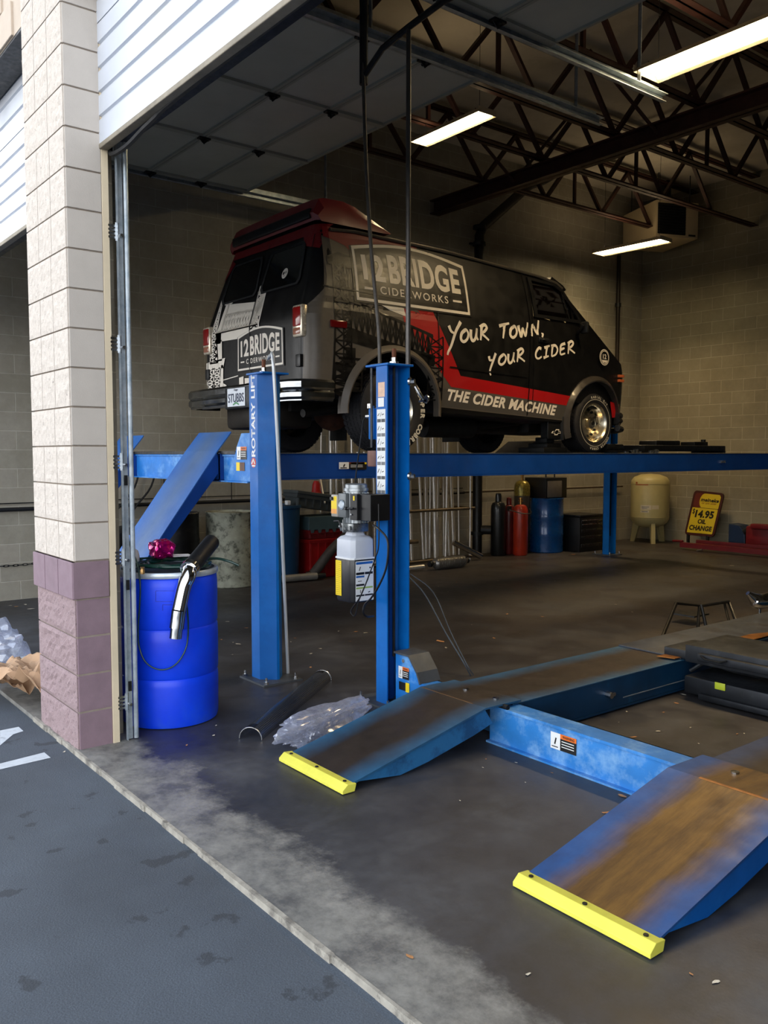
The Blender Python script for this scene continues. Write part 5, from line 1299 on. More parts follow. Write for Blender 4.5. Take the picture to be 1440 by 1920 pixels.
# ---- rubbish behind the pillar
def crinkle_sheet(name, c, sx, sy, h, mat, label, cat, seed, rz, curl=.6, kraft=True):
    m = MB(); N_ = 26; G_ = {}
    R_ = Matrix.Rotation(rz, 4, 'Z')
    for i in range(N_+1):
        for j in range(N_+1):
            u, v = i/N_*2-1, j/N_*2-1
            w1 = noise.noise(Vector((u*.9+seed, v*.9, seed)))*1.6; n1 = noise.noise(Vector((u*1.1+w1+seed, v*1.1, seed)))
            rd = lambda f_, s_: 1-2*abs(noise.noise(Vector((u*f_+w1*.6, v*f_-w1*.5+s_, s_))))
            n2 = max(0, 1-abs(u)**3); z = h*(.15+n2*.35+.75*n1+.42*rd(1.5, seed)+.12*rd(3.6, seed+2)+curl*.35*abs(u))
            p_ = R_ @ Vector((u*sx*(1-.25*abs(n1))+.06*w1*v, v*sy*(1-.15*abs(n1))+.05*w1*u, 0)); G_[i, j] = m.bm.verts.new((c[0]+p_.x, c[1]+p_.y, max(c[2]+.003, c[2]+z)))
    for i in range(N_):
        for j in range(N_): m.bm.faces.new((G_[i, j], G_[i+1, j], G_[i+1, j+1], G_[i, j+1]))
    return m.build(name, mat, label=label, cat=cat, ang=18, solid=.002)
M_KRAFT = pbr('kraft_paper', '#bb9878', .8, var=.12, vs=8)
crinkle_sheet('packing_paper', (-5.62, 1.60, 0), .32, .20, .22, M_KRAFT, 'crumpled brown packing paper on the ground against the pillar, the right heap', 'paper', 3, .4, .9)
crinkle_sheet('packing_paper', (-5.98, 1.58, 0), .30, .24, .15, M_KRAFT, 'crumpled brown packing paper at the left edge, in front of the white box', 'paper', 8, -.2, .5)
m = MB(); m.box((-6.42, 1.70, .0), (-5.98, 1.98, .13), .004, rot=(.25, (-6.2, 1.85, 0))); wb = m.build('carton', pbr('white_carton', '#dfe7ea', .6, var=.02), label='flat white carton on the ground behind the brown paper', cat='box')
decal(poly_bm([stroke((-.05, 0), (.05, 0), .004), stroke((-.05, .02), (.05, .02), .002), stroke((-.05, .02), (-.05, 0), .002), stroke((.05, .02), (.05, 0), .002)]), plane_fn((-6.2, 1.85, .1315), (1, .25, 0), (-.25, 1, 0)), 'printed_mark', M_GSTICK, wb)
crumple('plastic_bag', (-6.62, 1.62, .16), (.22, .16, .16), M_BAG, 'clear plastic bag slumped beside the white carton', 'bag', -.35, 1.8, 9)
# painted arrows on the asphalt
for P, lab in (([(0, 1370), (35, 1363), (44, 1371), (25, 1377), (0, 1398)], 'white painted parking mark nearer the pillar'), ([(-60, 1447), (0, 1432), (83, 1411), (95, 1421), (0, 1443), (-60, 1459)], 'white painted parking line on the asphalt')):
    pp_ = [at(x, y, 'z', -.0245) for x, y in P]
    decal(poly_bm([[(p.x, p.y) for p in pp_]]), lambda x, y: (x, y, -.0235), 'painted_marking', pbr('road_paint', '#cfd6dc', .7, var=.08, vs=20, col2='#8b929a', thr=(.62, .75), s2=14), None, None, lab)['category'] = 'road marking'

# ---- perforated guard on the floor
def perforated(name):
    t = NT('perforated_black'); tc_ = t.new('ShaderNodeTexCoord'); p_ = t.xyz(tc_.outputs['UV'])
    def cell(v): return t.math('ABSOLUTE', t.math('SUBTRACT', t.math('FRACT', v), .5))
    d = t.math('ADD', t.math('POWER', cell(p_[0]), 2), t.math('POWER', cell(p_[1]), 2)); hole = t.math('LESS_THAN', d, .10)
    tr = t.new('ShaderNodeBsdfTransparent'); ms = t.new('ShaderNodeMixShader'); t.link(hole, ms.inputs[0]); t.link(t.b.outputs[0], ms.inputs[1]); t.link(tr.outputs[0], ms.inputs[2]); t.link(ms.outputs[0], t.out.inputs[0])
    t.set(Base_Color=lin('#59616e'), Roughness=.25, Metallic=.6); return t.m
g0, g1 = Vector((-4.13, 2.31, 0)), Vector((-4.93, 3.33, 0)); L = (g1-g0).length; dr = (g1-g0).normalized(); sd = Vector((dr.y, -dr.x, 0)); r = .066
pg = thing('perforated_guard', g0, 'black perforated half-round metal guard lying on the floor between the blue posts', 'metal guard')
bm_ = bmesh.new(); uvl = bm_.loops.layers.uv.new('UVMap'); NA, NL = 20, 40; VV = {}
for i in range(NL+1):
    for j in range(NA+1):
        a = -.12+(PI+.24)*j/NA; VV[i, j] = bm_.verts.new(g0+dr*(L*i/NL)+sd*(r*math.cos(a))+Vector((0, 0, max(.001, .004+r*math.sin(a)))))
for i in range(NL):
    for j in range(NA):
        f = bm_.faces.new((VV[i, j], VV[i+1, j], VV[i+1, j+1], VV[i, j+1]))
        for lp, (a, b) in zip(f.loops, ((i, j), (i+1, j), (i+1, j+1), (i, j+1))): lp[uvl].uv = (a/NL*L/.009, b/NA*PI*r/.009)
m = MB(); m.bm.free(); m.bm = bm_; m.build('perforated_sheet', perforated(''), pg)
m = MB()
for q in (0, L): m.tube([g0+dr*q+sd*(r*math.cos(PI*j/20))+Vector((0, 0, .004+r*math.sin(PI*j/20))) for j in range(21)], .0035, n=6)
m.build('wire_edge', M_STEEL, pg)
m = MB()
for q in (.035, L-.03):
    for j in range(8, 16): 
        a0, a1 = PI*j/20, PI*(j+1)/20; o_ = g0+dr*q
        m.quad(o_-dr*.028+sd*(r*1.01*math.cos(a0))+Vector((0, 0, .004+r*1.01*math.sin(a0))), o_+dr*.028+sd*(r*1.01*math.cos(a0))+Vector((0, 0, .004+r*1.01*math.sin(a0))), o_+dr*.028+sd*(r*1.01*math.cos(a1))+Vector((0, 0, .004+r*1.01*math.sin(a1))), o_-dr*.028+sd*(r*1.01*math.cos(a1))+Vector((0, 0, .004+r*1.01*math.sin(a1))))
m.build('solid_band', M_BLACK, pg)
# ---- clear bag by the ramp
bgf = lambda q: Vector((q.x, q.y*(1-.35*max(0, q.x)), q.z*(1-.45*max(0, q.x))))
crumple('plastic_bag', (-3.98, 2.74, .075), (.36, .10, .078), M_BAG, 'crumpled clear plastic bag on the floor against the left ramp', 'bag', -.36, 1.7, 12, sub=5, kind_fn=bgf, rz=math.atan2(.66, -.25))

# ---- along the side wall
drum((-9.38, 4.26, 0), .29, .90, pbr('sooty_black_drum', '#15161a', .45, .3, var=.3, vs=8, col2='#2c2a28', thr=(.55, .7), s2=8), 'black steel drum with a pale rim, left of the grey drum', ribs=(.33, .64), rim=M_STEEL)
drum((-9.25, 4.93, 0), .292, .89, pbr('spattered_grey_drum', '#9a9c8c', .6, .0, var=.15, vs=10, col2='#4b4e44', thr=(.5, .62), s2=9), 'grease-spattered grey steel drum against the side wall', ribs=(.34, .66))
m = MB(); bb = thing('trash_barrel', (-9.28, 5.60, 0), 'dark blue plastic barrel behind the left blue post', 'barrel')
m.lathe([(0, 0), (.25, 0), (.262, .02), (.285, .90), (.30, .91), (.30, .94), (.285, .945), (.285, .93), (0, .90)], (-9.28, 5.60, 0), n=40); m.build('barrel_body', pbr('dull_blue_plastic', '#123f66', .5, var=.1), bb)
m = MB(); m.box((-9.33, 5.5, .95), (-9.25, 5.56, 1.03), .01); m.box((-9.2, 5.66, .945), (-9.13, 5.71, 1.0), .01); m.build('lid_clip', M_WHITE, bb)
def tote(x0, x1, y0, y1, z0, z1, mat, matlid, label, tabs=True, rx=0, lidh=.05):
    o = thing('storage_tote', ((x0+x1)/2, (y0+y1)/2, z0), label, 'storage bin')
    m = MB(); R_ = (rx, ((x0+x1)/2, (y0+y1)/2, z0), 'X')
    m.box((x0+.02, y0+.02, z0), (x1-.02, y1-.02, z1), .01, rot=R_); m.box((x0, y0, z1-.05), (x1, y1, z1), .005, rot=R_)
    n = 8
    for i in range(n):
        yy = y0+.04+(y1-y0-.08)*i/(n-1); m.box((x1-.022, yy-.008, z0+.02), (x1-.006, yy+.008, z1-.04), rot=R_)
    m.build('bin', mat, o, smooth=False)
    if not matlid: MB().box((x0-.012, y0-.012, z1-.02), (x1+.012, y1+.012, z1-.001), .004).build('rim', mat, o, smooth=False)
    if matlid:
        m = MB(); m.box((x0-.005, y0-.005, z1), (x1+.01, y1+.005, z1+lidh), .008, rot=R_)
        for i in range(n):
            yy = y0+.05+(y1-y0-.1)*i/(n-1)
            if tabs: m.prism([(yy-.028, z1+.01), (yy+.028, z1+.01), (yy+.016, z1-.035), (yy-.016, z1-.035)], 'x', x1+.002, x1+.014)
        m.build('lid', matlid, o, smooth=False)
    return o
M_GT = pbr('grey_tote', '#3c5158', .5, var=.1); M_RT = pbr('red_tote', '#8e0a0e', .45, var=.1)
tote(-9.44, -9.06, 5.93, 6.80, .0, .50, M_RT, None, 'large red plastic bin on the floor beside the blue barrel')
tote(-9.44, -9.05, 5.92, 6.80, .502, .62, pbr('dark_red_tote', '#6a1216', .45), M_GT, 'dark red tote with a toothed grey lid on top of the red bin', lidh=.17)
tote(-9.44, -9.10, 5.76, 6.62, .86, 1.03, pbr('grey_ribbed_tote', '#3a4144', .55, var=.15), pbr('grey_ribbed_lid', '#444b4d', .55), 'ribbed dark grey tote tilted on top of the stack of bins', False, -.14, .04)
m = MB(); m.lathe([(.0, 0), (.075, 0), (.06, .03), (.05, .12), (.03, .16), (0, .16)], (-9.28, 6.19, 1.072), n=20); m.build('red_cap', M_RED, label='small red bell-shaped cap on top of the grey tote', cat='cap')
m = MB(); m.tube([(-9.0, 5.90, .05), (-8.98, 5.98, .12), (-8.96, 6.2, .36), (-8.95, 6.45, .55), (-8.93, 6.62, .72), (-8.9, 6.72, .84)], .06, n=16, smooth=5)
m.build('exhaust_hose', pbr('rubber_hose_grey', '#3a3634', .65, var=.15, vs=20), label='fat dark grey exhaust hose leaning across the red bin', cat='hose')
m = MB(); m.tube([(-9.02, 5.86, .05), (-8.99, 5.92, .06)], .062, n=16); m.build('hose_clamp', M_STEEL, label='chrome cuff at the foot of the fat grey hose', cat='hose cuff')
o = thing('scrap_pipe', (-8.95, 5.7, .04), 'scrap exhaust pipe lying on the floor in front of the blue barrel', 'pipe')
MB().tube([(-9.0, 5.42, .055), (-8.93, 5.95, .055)], .045, n=16).build('pipe', pbr('dusty_alu', '#8b8984', .5, .5, var=.15), o)
MB().tube([(-8.93, 5.95, .055), (-8.92, 6.07, .05)], .035, n=14).build('flange', M_IRON, o)
m = MB(); m.box((-8.95, 6.25, .0), (-8.75, 6.62, .12), .02); m.build('wheel_chock', pbr('chock_grey', '#4b4d50', .6), label='low grey block on the floor before the red bin', cat='block')
# muffler and chrome stub
o = thing('muffler', (-8.72, 8.0, .06), 'small ribbed silver muffler lying on the floor before the tube rack', 'muffler')
pts = [(0, -.30), (.035, -.30), (.04, -.27), (.07, -.25)]
for k in range(15): pts += [(.075, -.24+.034*k), (.082, -.225+.034*k)]
pts += [(.07, .28), (.04, .30), (.035, .33), (0, .33)]
MB().lathe(pts, (-8.74, 8.02, .085), n=28, axis='y').build('muffler_body', pbr('muffler_alu', '#8f8d8a', .35, .8, var=.2), o)
for yy in (-.33, .36): MB().tube([(-8.74, 8.02+yy-.03, .085), (-8.74, 8.02+yy, .085)], .04, n=16).build('end_pipe', M_IRON, o)
MB().tube([(-8.8, 7.32, .05), (-8.79, 7.6, .055)], .03, n=12).build('pipe_stub', M_TUBE, label='short silver pipe stub on the floor left of the muffler', cat='pipe')
m = MB(); m.tube([(-9.3, 8.62, .28), (-9.15, 9.05, .05)], .045, n=20); m.build('chrome_tip', M_CHROME, label='shiny chrome tail-pipe tip propped at the foot of the black drain pipe', cat='exhaust tip')
# tube rack
rk = thing('tube_rack', (-9.3, 8, 0), 'pipe-frame rack of vertical exhaust tubing against the side wall', 'rack')
M_RK = pbr('rack_pipe', '#6b5f50', .5, .6, var=.2)
MB().cyl((-9.28, 6.86, .77), (-9.28, 9.03, .77), .022, n=12).build('upper_rail', M_RK, rk); MB().cyl((-9.26, 6.9, .05), (-9.26, 8.95, .05), .02, n=12).build('lower_rail', M_RK, rk)
for y in (6.9, 8.93): MB().cyl((-9.27, y, 0), (-9.27, y, 1.35 if y < 8 else 1.9), .014, n=10).build('upright', M_TUBE, rk)
MB().cyl((-9.68, 9.0, .77), (-9.28, 9.0, .77), .02, n=10).build('side_rail', M_RK, rk); MB().cyl((-9.33, 7.68, .33), (-9.33, 7.95, .33), .03, n=10).build('sleeve', M_RK, rk)
rng = random.Random(11)
top = {}
proto = None
spec = [(6.45, .012), (6.62, .03), (6.70, .025), (6.78, .02), (6.86, .03), (6.95, .025), (7.05, .022), (7.18, .025), (7.28, .03), (7.40, .02), (7.50, .022), (7.60, .022), (7.69, .028), (7.74, .02), (7.82, .022), (7.88, .03), (7.98, .018), (8.10, .022), (8.22, .035), (8.28, .018), (8.36, .034), (8.44, .03), (8.52, .02), (8.56, .022), (8.64, .025), (8.70, .028), (8.80, .034), (8.90, .014)]
tc0 = MB().cyl((0, 0, 0), (0, 0, 1), 1, n=14)
me0 = None
for k, (y, r_) in enumerate(spec):
    h = rng.choice((1.55, 1.75, 1.95, 2.05, 1.9)); h = 1.25 if y > 8.78 and y < 8.85 else h
    if k == 0:
        o = tc0.build('exhaust_tube', M_TUBE, smooth=True, local=True); me0 = o
    else: o = me0.copy(); COL.objects.link(o)
    lx, ly = rng.uniform(-.02, .0), rng.uniform(-.09, .09); x = -9.36-rng.random()*.2 if y > 6.9 else -9.53-rng.random()*.08
    o.location = (x, y, .06 if y > 6.9 else .004); o.scale = (r_, r_, h); v = Vector((lx-.04, ly, h)); o.rotation_euler = Vector((0, 0, 1)).rotation_difference(v.normalized()).to_euler()
    tag(o, 'silver exhaust tube standing upright in the pipe rack', 'tube', 'exhaust tubes standing in the rack')
MB().cyl((-9.10, 6.2, .95), (-9.5, 6.35, 1.45), .013, n=10).build('exhaust_tube', M_TUBE, label='thin silver tube leaning left out of the stack behind the power unit', cat='tube')
# wall pipes
m = MB(); m.cyl((WX+.06, 1.8, .985), (WX+.06, 9.2, .985), .022, n=12); m.build('wall_pipe', pbr('wall_pipe_black', '#1b1d22', .5, .3), label='thick black pipe running level along the side wall', cat='pipe')
m = MB(); m.cyl((WX+.03, 1.8, 1.05), (WX+.03, 9.2, 1.05), .006, n=8)
for y in (4.3, 5.2, 6.9): m.cyl((WX+.03, y, .98), (WX+.03, y, 1.4), .006, n=8)
m.build('wall_cable', M_IRON, label='thin cable clipped to the side wall just above the thick pipe', cat='cable')
m = MB(); m.cyl((WX+.05, 9.1, .985), (WX+.05, 13.2, .985), .012, n=8); m.build('wall_pipe', pbr('brown_pipe', '#3a2b1c', .5, .3), label='thin brown pipe along the side wall behind the gas cylinders', cat='pipe')
for y0 in (3.55, 3.75): 
    m = MB(); m.tube([(WX+.09, y0+.45, 1.55), (WX+.12, y0+.35, 1.2), (WX+.10, y0+.12, .9), (WX+.12, y0, .55), (WX+.1, y0-.2, .35)], .012, n=8, smooth=5)
    m.build('air_hose', M_RUBBER, label='black air hose hanging on the side wall behind the raised ramp', cat='hose', group='black air hoses behind the raised ramp')
# chain
m = MB(); n = 40
for i in range(n):
    t_ = i/(n-1); y = 1.9+1.9*t_; z = .46-.13*math.sin(PI*(t_*.8+.1))+.12*t_
    P = [Vector((WX+.05+(.010*math.cos(a) if i % 2 else 0), y+.034*math.sin(a), z+(0 if i % 2 else .010*math.cos(a)))) for a in [q*2*PI/10 for q in range(10)]]
    m.tube(P, .004, n=5, closed=True)
m.build('chain', M_IRON, label='thin steel chain slung low along the side wall', cat='chain')
m = MB(); m.box((-9.5, 3.45, .50), (-9.2, 3.75, .72), .02, rot=(.5, (-9.3, 3.6, .6), 'X')); o = m.build('air_gun_box', M_BLACK, label='dark block with a yellow end sticking out past the pillar on the left', cat='tool')
MB().box((-9.34, 3.34, .53), (-9.12, 3.42, .60), .01).build('yellow_end', pbr('lime_yellow', '#b9c95a', .5), o)
# drain pipe down the wall, bending at the top
o = thing('drain_pipe', (-9.62, 9.45, 0), 'thick black drain pipe down the side wall, bending away under the roof', 'pipe')
MB().tube([(-9.62, 9.42, 0), (-9.62, 9.42, 4.9), (-9.62, 9.5, 5.05), (-9.60, 10.5, 5.85), (-9.60, 10.8, 5.98), (-9.60, 11.0, 6.09)], .075, n=18, smooth=0).build('pipe', M_BLACK, o)
m = MB()
for z in (.32, 4.75, 5.0): m.cyl((-9.62, 9.42, z), (-9.62, 9.42, z+.05), .10, n=18)
m.box((-9.70, 9.28, 4.76), (-9.66, 9.56, 4.79)); m.build('coupling', M_IRON, o)
m = MB(); m.cyl((-9.56, 9.45, .40), (-9.44, 9.55, .40), .07, n=14); m.build('cleanout', M_IRON, o)
o = thing('drain_pipe', (-9.66, 12.95, 0), 'thin dark pipe down the side wall near the rear corner', 'pipe')
MB().cyl((-9.66, 12.92, 0), (-9.66, 12.92, 5.1), .035, n=12).build('pipe', pbr('dark_brown_pipe', '#201710', .5, .3), o)
MB().cyl((-9.66, 12.92, 4.2), (-9.66, 12.92, 4.26), .055, n=12).build('coupling', M_IRON, o)
# gas cylinders
def cylinder(x, y, r_, h, mat, label, cap, top_mat=None):
    o = thing('gas_cylinder', (x, y, 0), label, 'gas cylinder')
    hs = h*.86 if cap else h*.9
    MB().lathe([(0, .01), (r_*.9, 0), (r_, .02), (r_, hs-.13), (r_*.96, hs-.07), (r_*.75, hs-.02), (r_*.4, hs)], (x, y, 0), n=28).build('cylinder_body', mat, o)
    if cap: MB().lathe([(r_*.42, hs-.02), (r_*.42, h-.05), (r_*.36, h-.015), (0, h)], (x, y, 0), n=20).build('valve_cap', mat, o)
    else:
        m = MB(); m.cyl((x, y, hs-.01), (x, y, h), .02, n=12); m.cyl((x-.04, y, h-.03), (x+.04, y, h-.03), .012, n=10); m.cyl((x, y, h), (x, y, h+.02), .03, n=12); m.build('valve', pbr('brass', '#b98b4a', .35, .9), o)
    if top_mat: MB().lathe([(r_*1.01, hs-.24), (r_*1.012, hs-.13), (r_*.97, hs-.07), (r_*.76, hs-.02), (r_*.41, hs+.003)], (x, y, 0), n=28).build('painted_shoulder', top_mat, o)
    return o
cylinder(-9.40, 9.66, .118, .98, pbr('cyl_black', '#101418', .35, coat=.3), 'black gas cylinder with a domed cap, leftmost of the row', True)
cylinder(-9.45, 9.95, .10, .90, pbr('cyl_darkred', '#5c0e10', .4, coat=.2), 'dark red gas cylinder between the black and the orange-red one', True)
cylinder(-9.22, 9.97, .115, .88, pbr('cyl_red', '#a22a14', .35, coat=.3), 'orange-red gas cylinder with a bare brass valve', False)
cylinder(-9.46, 10.26, .125, 1.28, pbr('cyl_grey', '#3b3733', .5), 'tall grey gas cylinder with a brassy shoulder', False, pbr('brassy', '#8a7c3a', .3, .5, var=.3, vs=30))
m = MB(); m.tube([(-9.3, 9.75, .72), (-9.12, 9.9, .66), (-9.08, 10.05, .66), (-9.2, 10.15, .72)], .008, n=6, smooth=4); m.box((-9.29, 9.74, .70), (-9.27, 9.82, .77)); m.build('cylinder_chain', M_IRON, label='slack chain around the gas cylinders', cat='chain')
dr2 = drum((-9.31, 10.67, 0), .275, .87, pbr('glossy_blue_drum', '#0a4a8c', .28, .1, var=.15, coat=.5), 'glossy blue steel drum right of the gas cylinders', ribs=(.34, .66))
o = thing('metal_case', (-9.3, 10.8, .87), 'pale grey metal case standing on the glossy blue drum', 'case')
m = MB(); m.box((-9.55, 10.42, .875), (-9.10, 10.92, 1.20), .004); m.build('case_body', M_BLACK, o); MB().box((-9.105, 10.45, .89), (-9.092, 10.79, 1.15), .002).build('pale_panel', pbr('pale_panel', '#6f6a66', .5, .2), o)
m = MB()
for y in (10.64, 10.85): m.tube([(-9.3, y, 1.2), (-9.3, y, 1.26)], .012, n=8)
m.build('stub', M_IRON, o)
# tool chest
o = thing('tool_chest', (-9.1, 11.1, 0), 'low black tool chest with steel drawer pulls at the foot of the rear post', 'tool chest')
MB().box((-9.38, 10.96, .0), (-8.86, 11.56, .56), .008).build('chest_body', M_BLACK, o)
MB().box((-9.38, 10.96, .562), (-8.85, 11.56, .60), .008).build('lid', M_BLACK, o)
for z in (.12, .25, .36, .44, .505):
    d_ = MB().box((-8.862, 11.0, z-.045), (-8.852, 11.53, z+.012), .002).build('drawer', pbr('drawer_black', '#15161a', .3, coat=.3), o)
    if z > .4: MB().box((-8.853, 11.02, z+.004), (-8.838, 11.5, z+.014)).build('drawer_pull', M_STEEL, d_)
# compressor tank
TX, TY = -9.15, 13.26
o = thing('compressor_tank', (TX, TY, 0), 'upright cream compressor tank on three feet near the rear corner', 'tank')
M_TANK = pbr('tank_cream', '#b3a877', .4, var=.06, col2='#968a5f', thr=(.6, .8), s2=2)
MB().lathe([(0, .26), (.12, .27), (.24, .31), (.30, .36), (.33, .42), (.335, .46), (.335, 1.05), (.325, 1.11), (.28, 1.17), (.16, 1.215), (0, 1.225)], (TX, TY, 0), n=48).build('tank_shell', M_TANK, o)
for k in range(3):
    a = -.75+2*PI*k/3; c_, s_ = math.cos(a), math.sin(a)
    m = MB(); m.prism([(.17, .34), (.29, .38), (.335, .0), (.26, .0)], 'y', -.035, .035)
    m.bm.transform(Matrix.Translation((TX, TY, 0)) @ Matrix.Rotation(a, 4, 'Z')); m.build('foot', M_TANK, o, smooth=False)
m = MB(); m.lathe([(.337, .455), (.339, .46), (.337, .465)], (TX, TY, 0), n=48); m.lathe([(.337, 1.045), (.339, 1.05), (.337, 1.055)], (TX, TY, 0), n=48); m.build('weld_seam', M_TANK, o)
def onc(R_, a0, z0): return lambda x, y: (TX+R_*math.cos(a0+x/R_), TY+R_*math.sin(a0+x/R_), z0+y)
va = math.atan2(0-TY, 0-TX)
decal(poly_bm([[(-.17, -.04), (.02, -.04), (.02, .04), (-.17, .04)], [(.03, -.03), (.15, -.03), (.15, .04), (.03, .04)], [(-.17, -.09), (-.02, -.09), (-.02, -.055), (-.17, -.055)]]), onc(.337, va+.02, .64), 'data_plate', pbr('data_plate', '#c9bfa6', .5), o, (.03, 0))
decal(poly_bm([stroke((-.15, .01), (-.02, .01), .012), stroke((-.15, -.015), (-.05, -.015), .01), stroke((-.15, -.073), (-.04, -.073), .012)]), onc(.339, va+.02, .64), 'plate_print', M_GSTICK, o, (.03, 0))
decal(poly_bm([stroke((-.25, 0), (0, 0), .02), stroke((-.24, .025), (-.20, .025), .04)]), onc(.337, va-.1, 1.04), 'red_stripe', pbr('faded_red', '#a0502c', .5), o, (.03, 0))
# oil change sign
sg = thing('sign_board', (-8.45, 13.25, .05), 'yellow oil-change price sign in a dark red frame leaning against the rear wall', 'sign')
q = 13.35
TL, TR, BRr, BLl = at(1302, 919, 'y', q+.18), at(1358, 925, 'y', q+.18), at(1338, 1007, 'y', q), at(1283, 1002, 'y', q)
def sgp(u, v, d=0): 
    p_ = (BLl*(1-u)+BRr*u)*(1-v)+(TL*(1-u)+TR*u)*v; return p_+Vector((.05, -1, .2)).normalized()*d
W_, H_ = (TR-TL).length, (TL-BLl).length
rr = lambda x0, y0, x1, y1, r_: [(x0+r_-r_*math.cos(a), y0+r_-r_*math.sin(a)) for a in (0, .5, 1.07, 1.57)] + [(x1-r_+r_*math.sin(a), y0+r_-r_*math.cos(a)) for a in (0, .5, 1.07, 1.57)] + [(x1-r_+r_*math.cos(a), y1-r_+r_*math.sin(a)) for a in (0, .5, 1.07, 1.57)] + [(x0+r_-r_*math.sin(a), y1-r_+r_*math.cos(a)) for a in (0, .5, 1.07, 1.57)]
m = MB(); P = rr(0, 0, 1, 1, .09); n = len(P); m._m([sgp(x, y, 0) for x, y in P]+[sgp(x, y, -.035) for x, y in P], [tuple(range(n)), tuple(range(n, 2*n))[::-1]]+[(i, (i+1) % n, n+(i+1) % n, n+i) for i in range(n)])
m.build('sign_frame', pbr('sign_maroon', '#3b100c', .4), sg, smooth=False)
sf = lambda d: (lambda x, y: sgp(x, y, d))
decal(poly_bm([rr(.07, .055, .93, .62, .02)]), sf(.003), 'price_panel', pbr('sign_yellow', '#c9b11c', .45, var=.03), sg)
decal(poly_bm([rr(.07, .63, .93, .95, .07)]), sf(.002), 'corner_panel', pbr('sign_redbrown', '#5c1a10', .45), sg)
decal(poly_bm([[(.26+.02, .63), (.93, .63)] + [(.93, .90), (.88, .95), (.40, .95)] + [(.26+.14*(1-math.sin(a)), .79+.16*math.cos(a)) for a in [i*PI/10 for i in range(1, 10)]]]), sf(.004), 'name_panel', pbr('sign_yellow', '#c9b11c', .45), sg)
M_SB = pbr('sign_black', '#120d0a', .45)
decal(shift(fit_text('meineke', .60, .085, .04, .15, 1.05), .60, .81), sf(.006), 'lettering', M_SB, sg)
decal(shift(fit_text('car care center', .50, .04, .008, .2), .60, .735), sf(.006), 'lettering', pbr('sign_brown_print', '#7a3a14', .45), sg)
decal(merge(shift(fit_text('$', .08, .13, .012), .15, .53), shift(fit_text('14.95', .62, .175, .045, 0, 1.05), .53, .485)), sf(.006), 'price_number', M_SB, sg)
decal(merge(shift(fit_text('OIL', .28, .105, .04), .50, .32), shift(fit_text('CHANGE', .76, .115, .045, 0, 1.05), .50, .17)), sf(.006), 'lettering', M_SB, sg)
m = MB()
for u in (.12, .78): a = sgp(u, .0, -.02); m.box((a.x-.02, a.y-.02, .03), (a.x+.02, a.y+.02, a.z+.02))
m.build('sign_foot', M_IRON, sg, smooth=False)
# red crane legs + blue unit in the rear corner
o = thing('engine_crane', (-7.6, 12.95, 0), 'dark red hydraulic shop crane lying low along the rear wall at the right edge', 'shop crane')
M_CR = pbr('crane_red', '#6a0d16', .45, var=.15)
a, b = at(1277, 1021, 'z', .08), at(1450, 1037, 'z', .08)
m = MB(); m.tube([a, b], .055, n=4); m.build('leg', M_CR, o, smooth=False)
m = MB(); e_ = at(1262, 1014, 'z', .12); m.tube([e_, a+Vector((0, .05, .05))], .02, n=8); m.tube([a+Vector((.1, .3, .04)), b+Vector((0, .35, .04))], .04, n=4); m.build('rear_leg', M_CR, o, smooth=False)
c = at(1420, 1000, 'z', .3); m = MB(); m.box((c.x-.15, c.y-.1, .05), (c.x+.4, c.y+.3, .42), .03); m.box((c.x-.05, c.y-.15, .38), (c.x+.5, c.y, .46), .02); m.build('column', M_CR, o)
m = MB()
for px in (1315, 1395): p_ = at(px, 1031, 'z', .03); m.cyl((p_.x-.05, p_.y-.05, .02), (p_.x+.05, p_.y-.05, .04), .02, n=8)
m.build('castor', M_STEEL, o)
c = at(1385, 1028, 'z', 0.02)
o = thing('jack_unit', (c.x, c.y, 0), 'dark blue steel unit with bolts standing before the red shop crane', 'jack')
m = MB(); m.prism([(c.x-.16, .02), (c.x+.14, .02), (c.x+.12, .30), (c.x+.02, .40), (c.x-.16, .42)], 'y', c.y-.05, c.y+.25); m.build('housing', pbr('navy_paint', '#0f2747', .4), o, smooth=False, bev=.01)
m = MB(); m.cyl((c.x+.10, c.y-.02, .30), (c.x+.22, c.y-.02, .36), .05, n=14); m.cyl((c.x+.12, c.y-.04, .05), (c.x+.2, c.y-.04, .05), .03, n=10); m.build('fitting', M_IRON, o)

# ---- unit heater
hx = thing('unit_heater', (-8.55, 12.4, 5.15), 'beige box heater with dark louvres hung in the rear corner under the roof', 'heater', rz=-math.radians(22))
M_HEAT = pbr('heater_beige', '#c4b494', .45, var=.04)
def hb(a, b, nm, mat, par=None, **k):
    m = MB(); m.box(a, b, k.pop('bev', .006)); return m.build(nm, mat, par or hx, local=True)
hb((-1.0, 0, 0), (0, .80, .58), 'cabinet', M_HEAT); lv = hb((-.005, .03, .04), (.006, .56, .54), 'grille_opening', M_BLACK)
m = MB()
for k in range(11): m.box((.004, .04, .07+k*.043), (.022, .55, .078+k*.043), rot=(.5, (.01, .3, .07+k*.043), 'Y'))
m.build('louvre', pbr('louvre_dark', '#1b1b1c', .5, .3), lv, local=True, smooth=False)
hb((.0, .62, .03), (.004, .75, .06), 'data_plate', M_IRON, bev=0)
m = MB()
for a_ in ((-.9, .1), (-.1, .1), (-.9, .7), (-.1, .7)): m.cyl((a_[0], a_[1], .58), (a_[0], a_[1], 1.05), .008, n=6)
m.cyl((-.5, .5, .58), (-.5, .5, 1.05), .09, n=18); m.build('hanger_rod', M_IRON, hx, local=True)

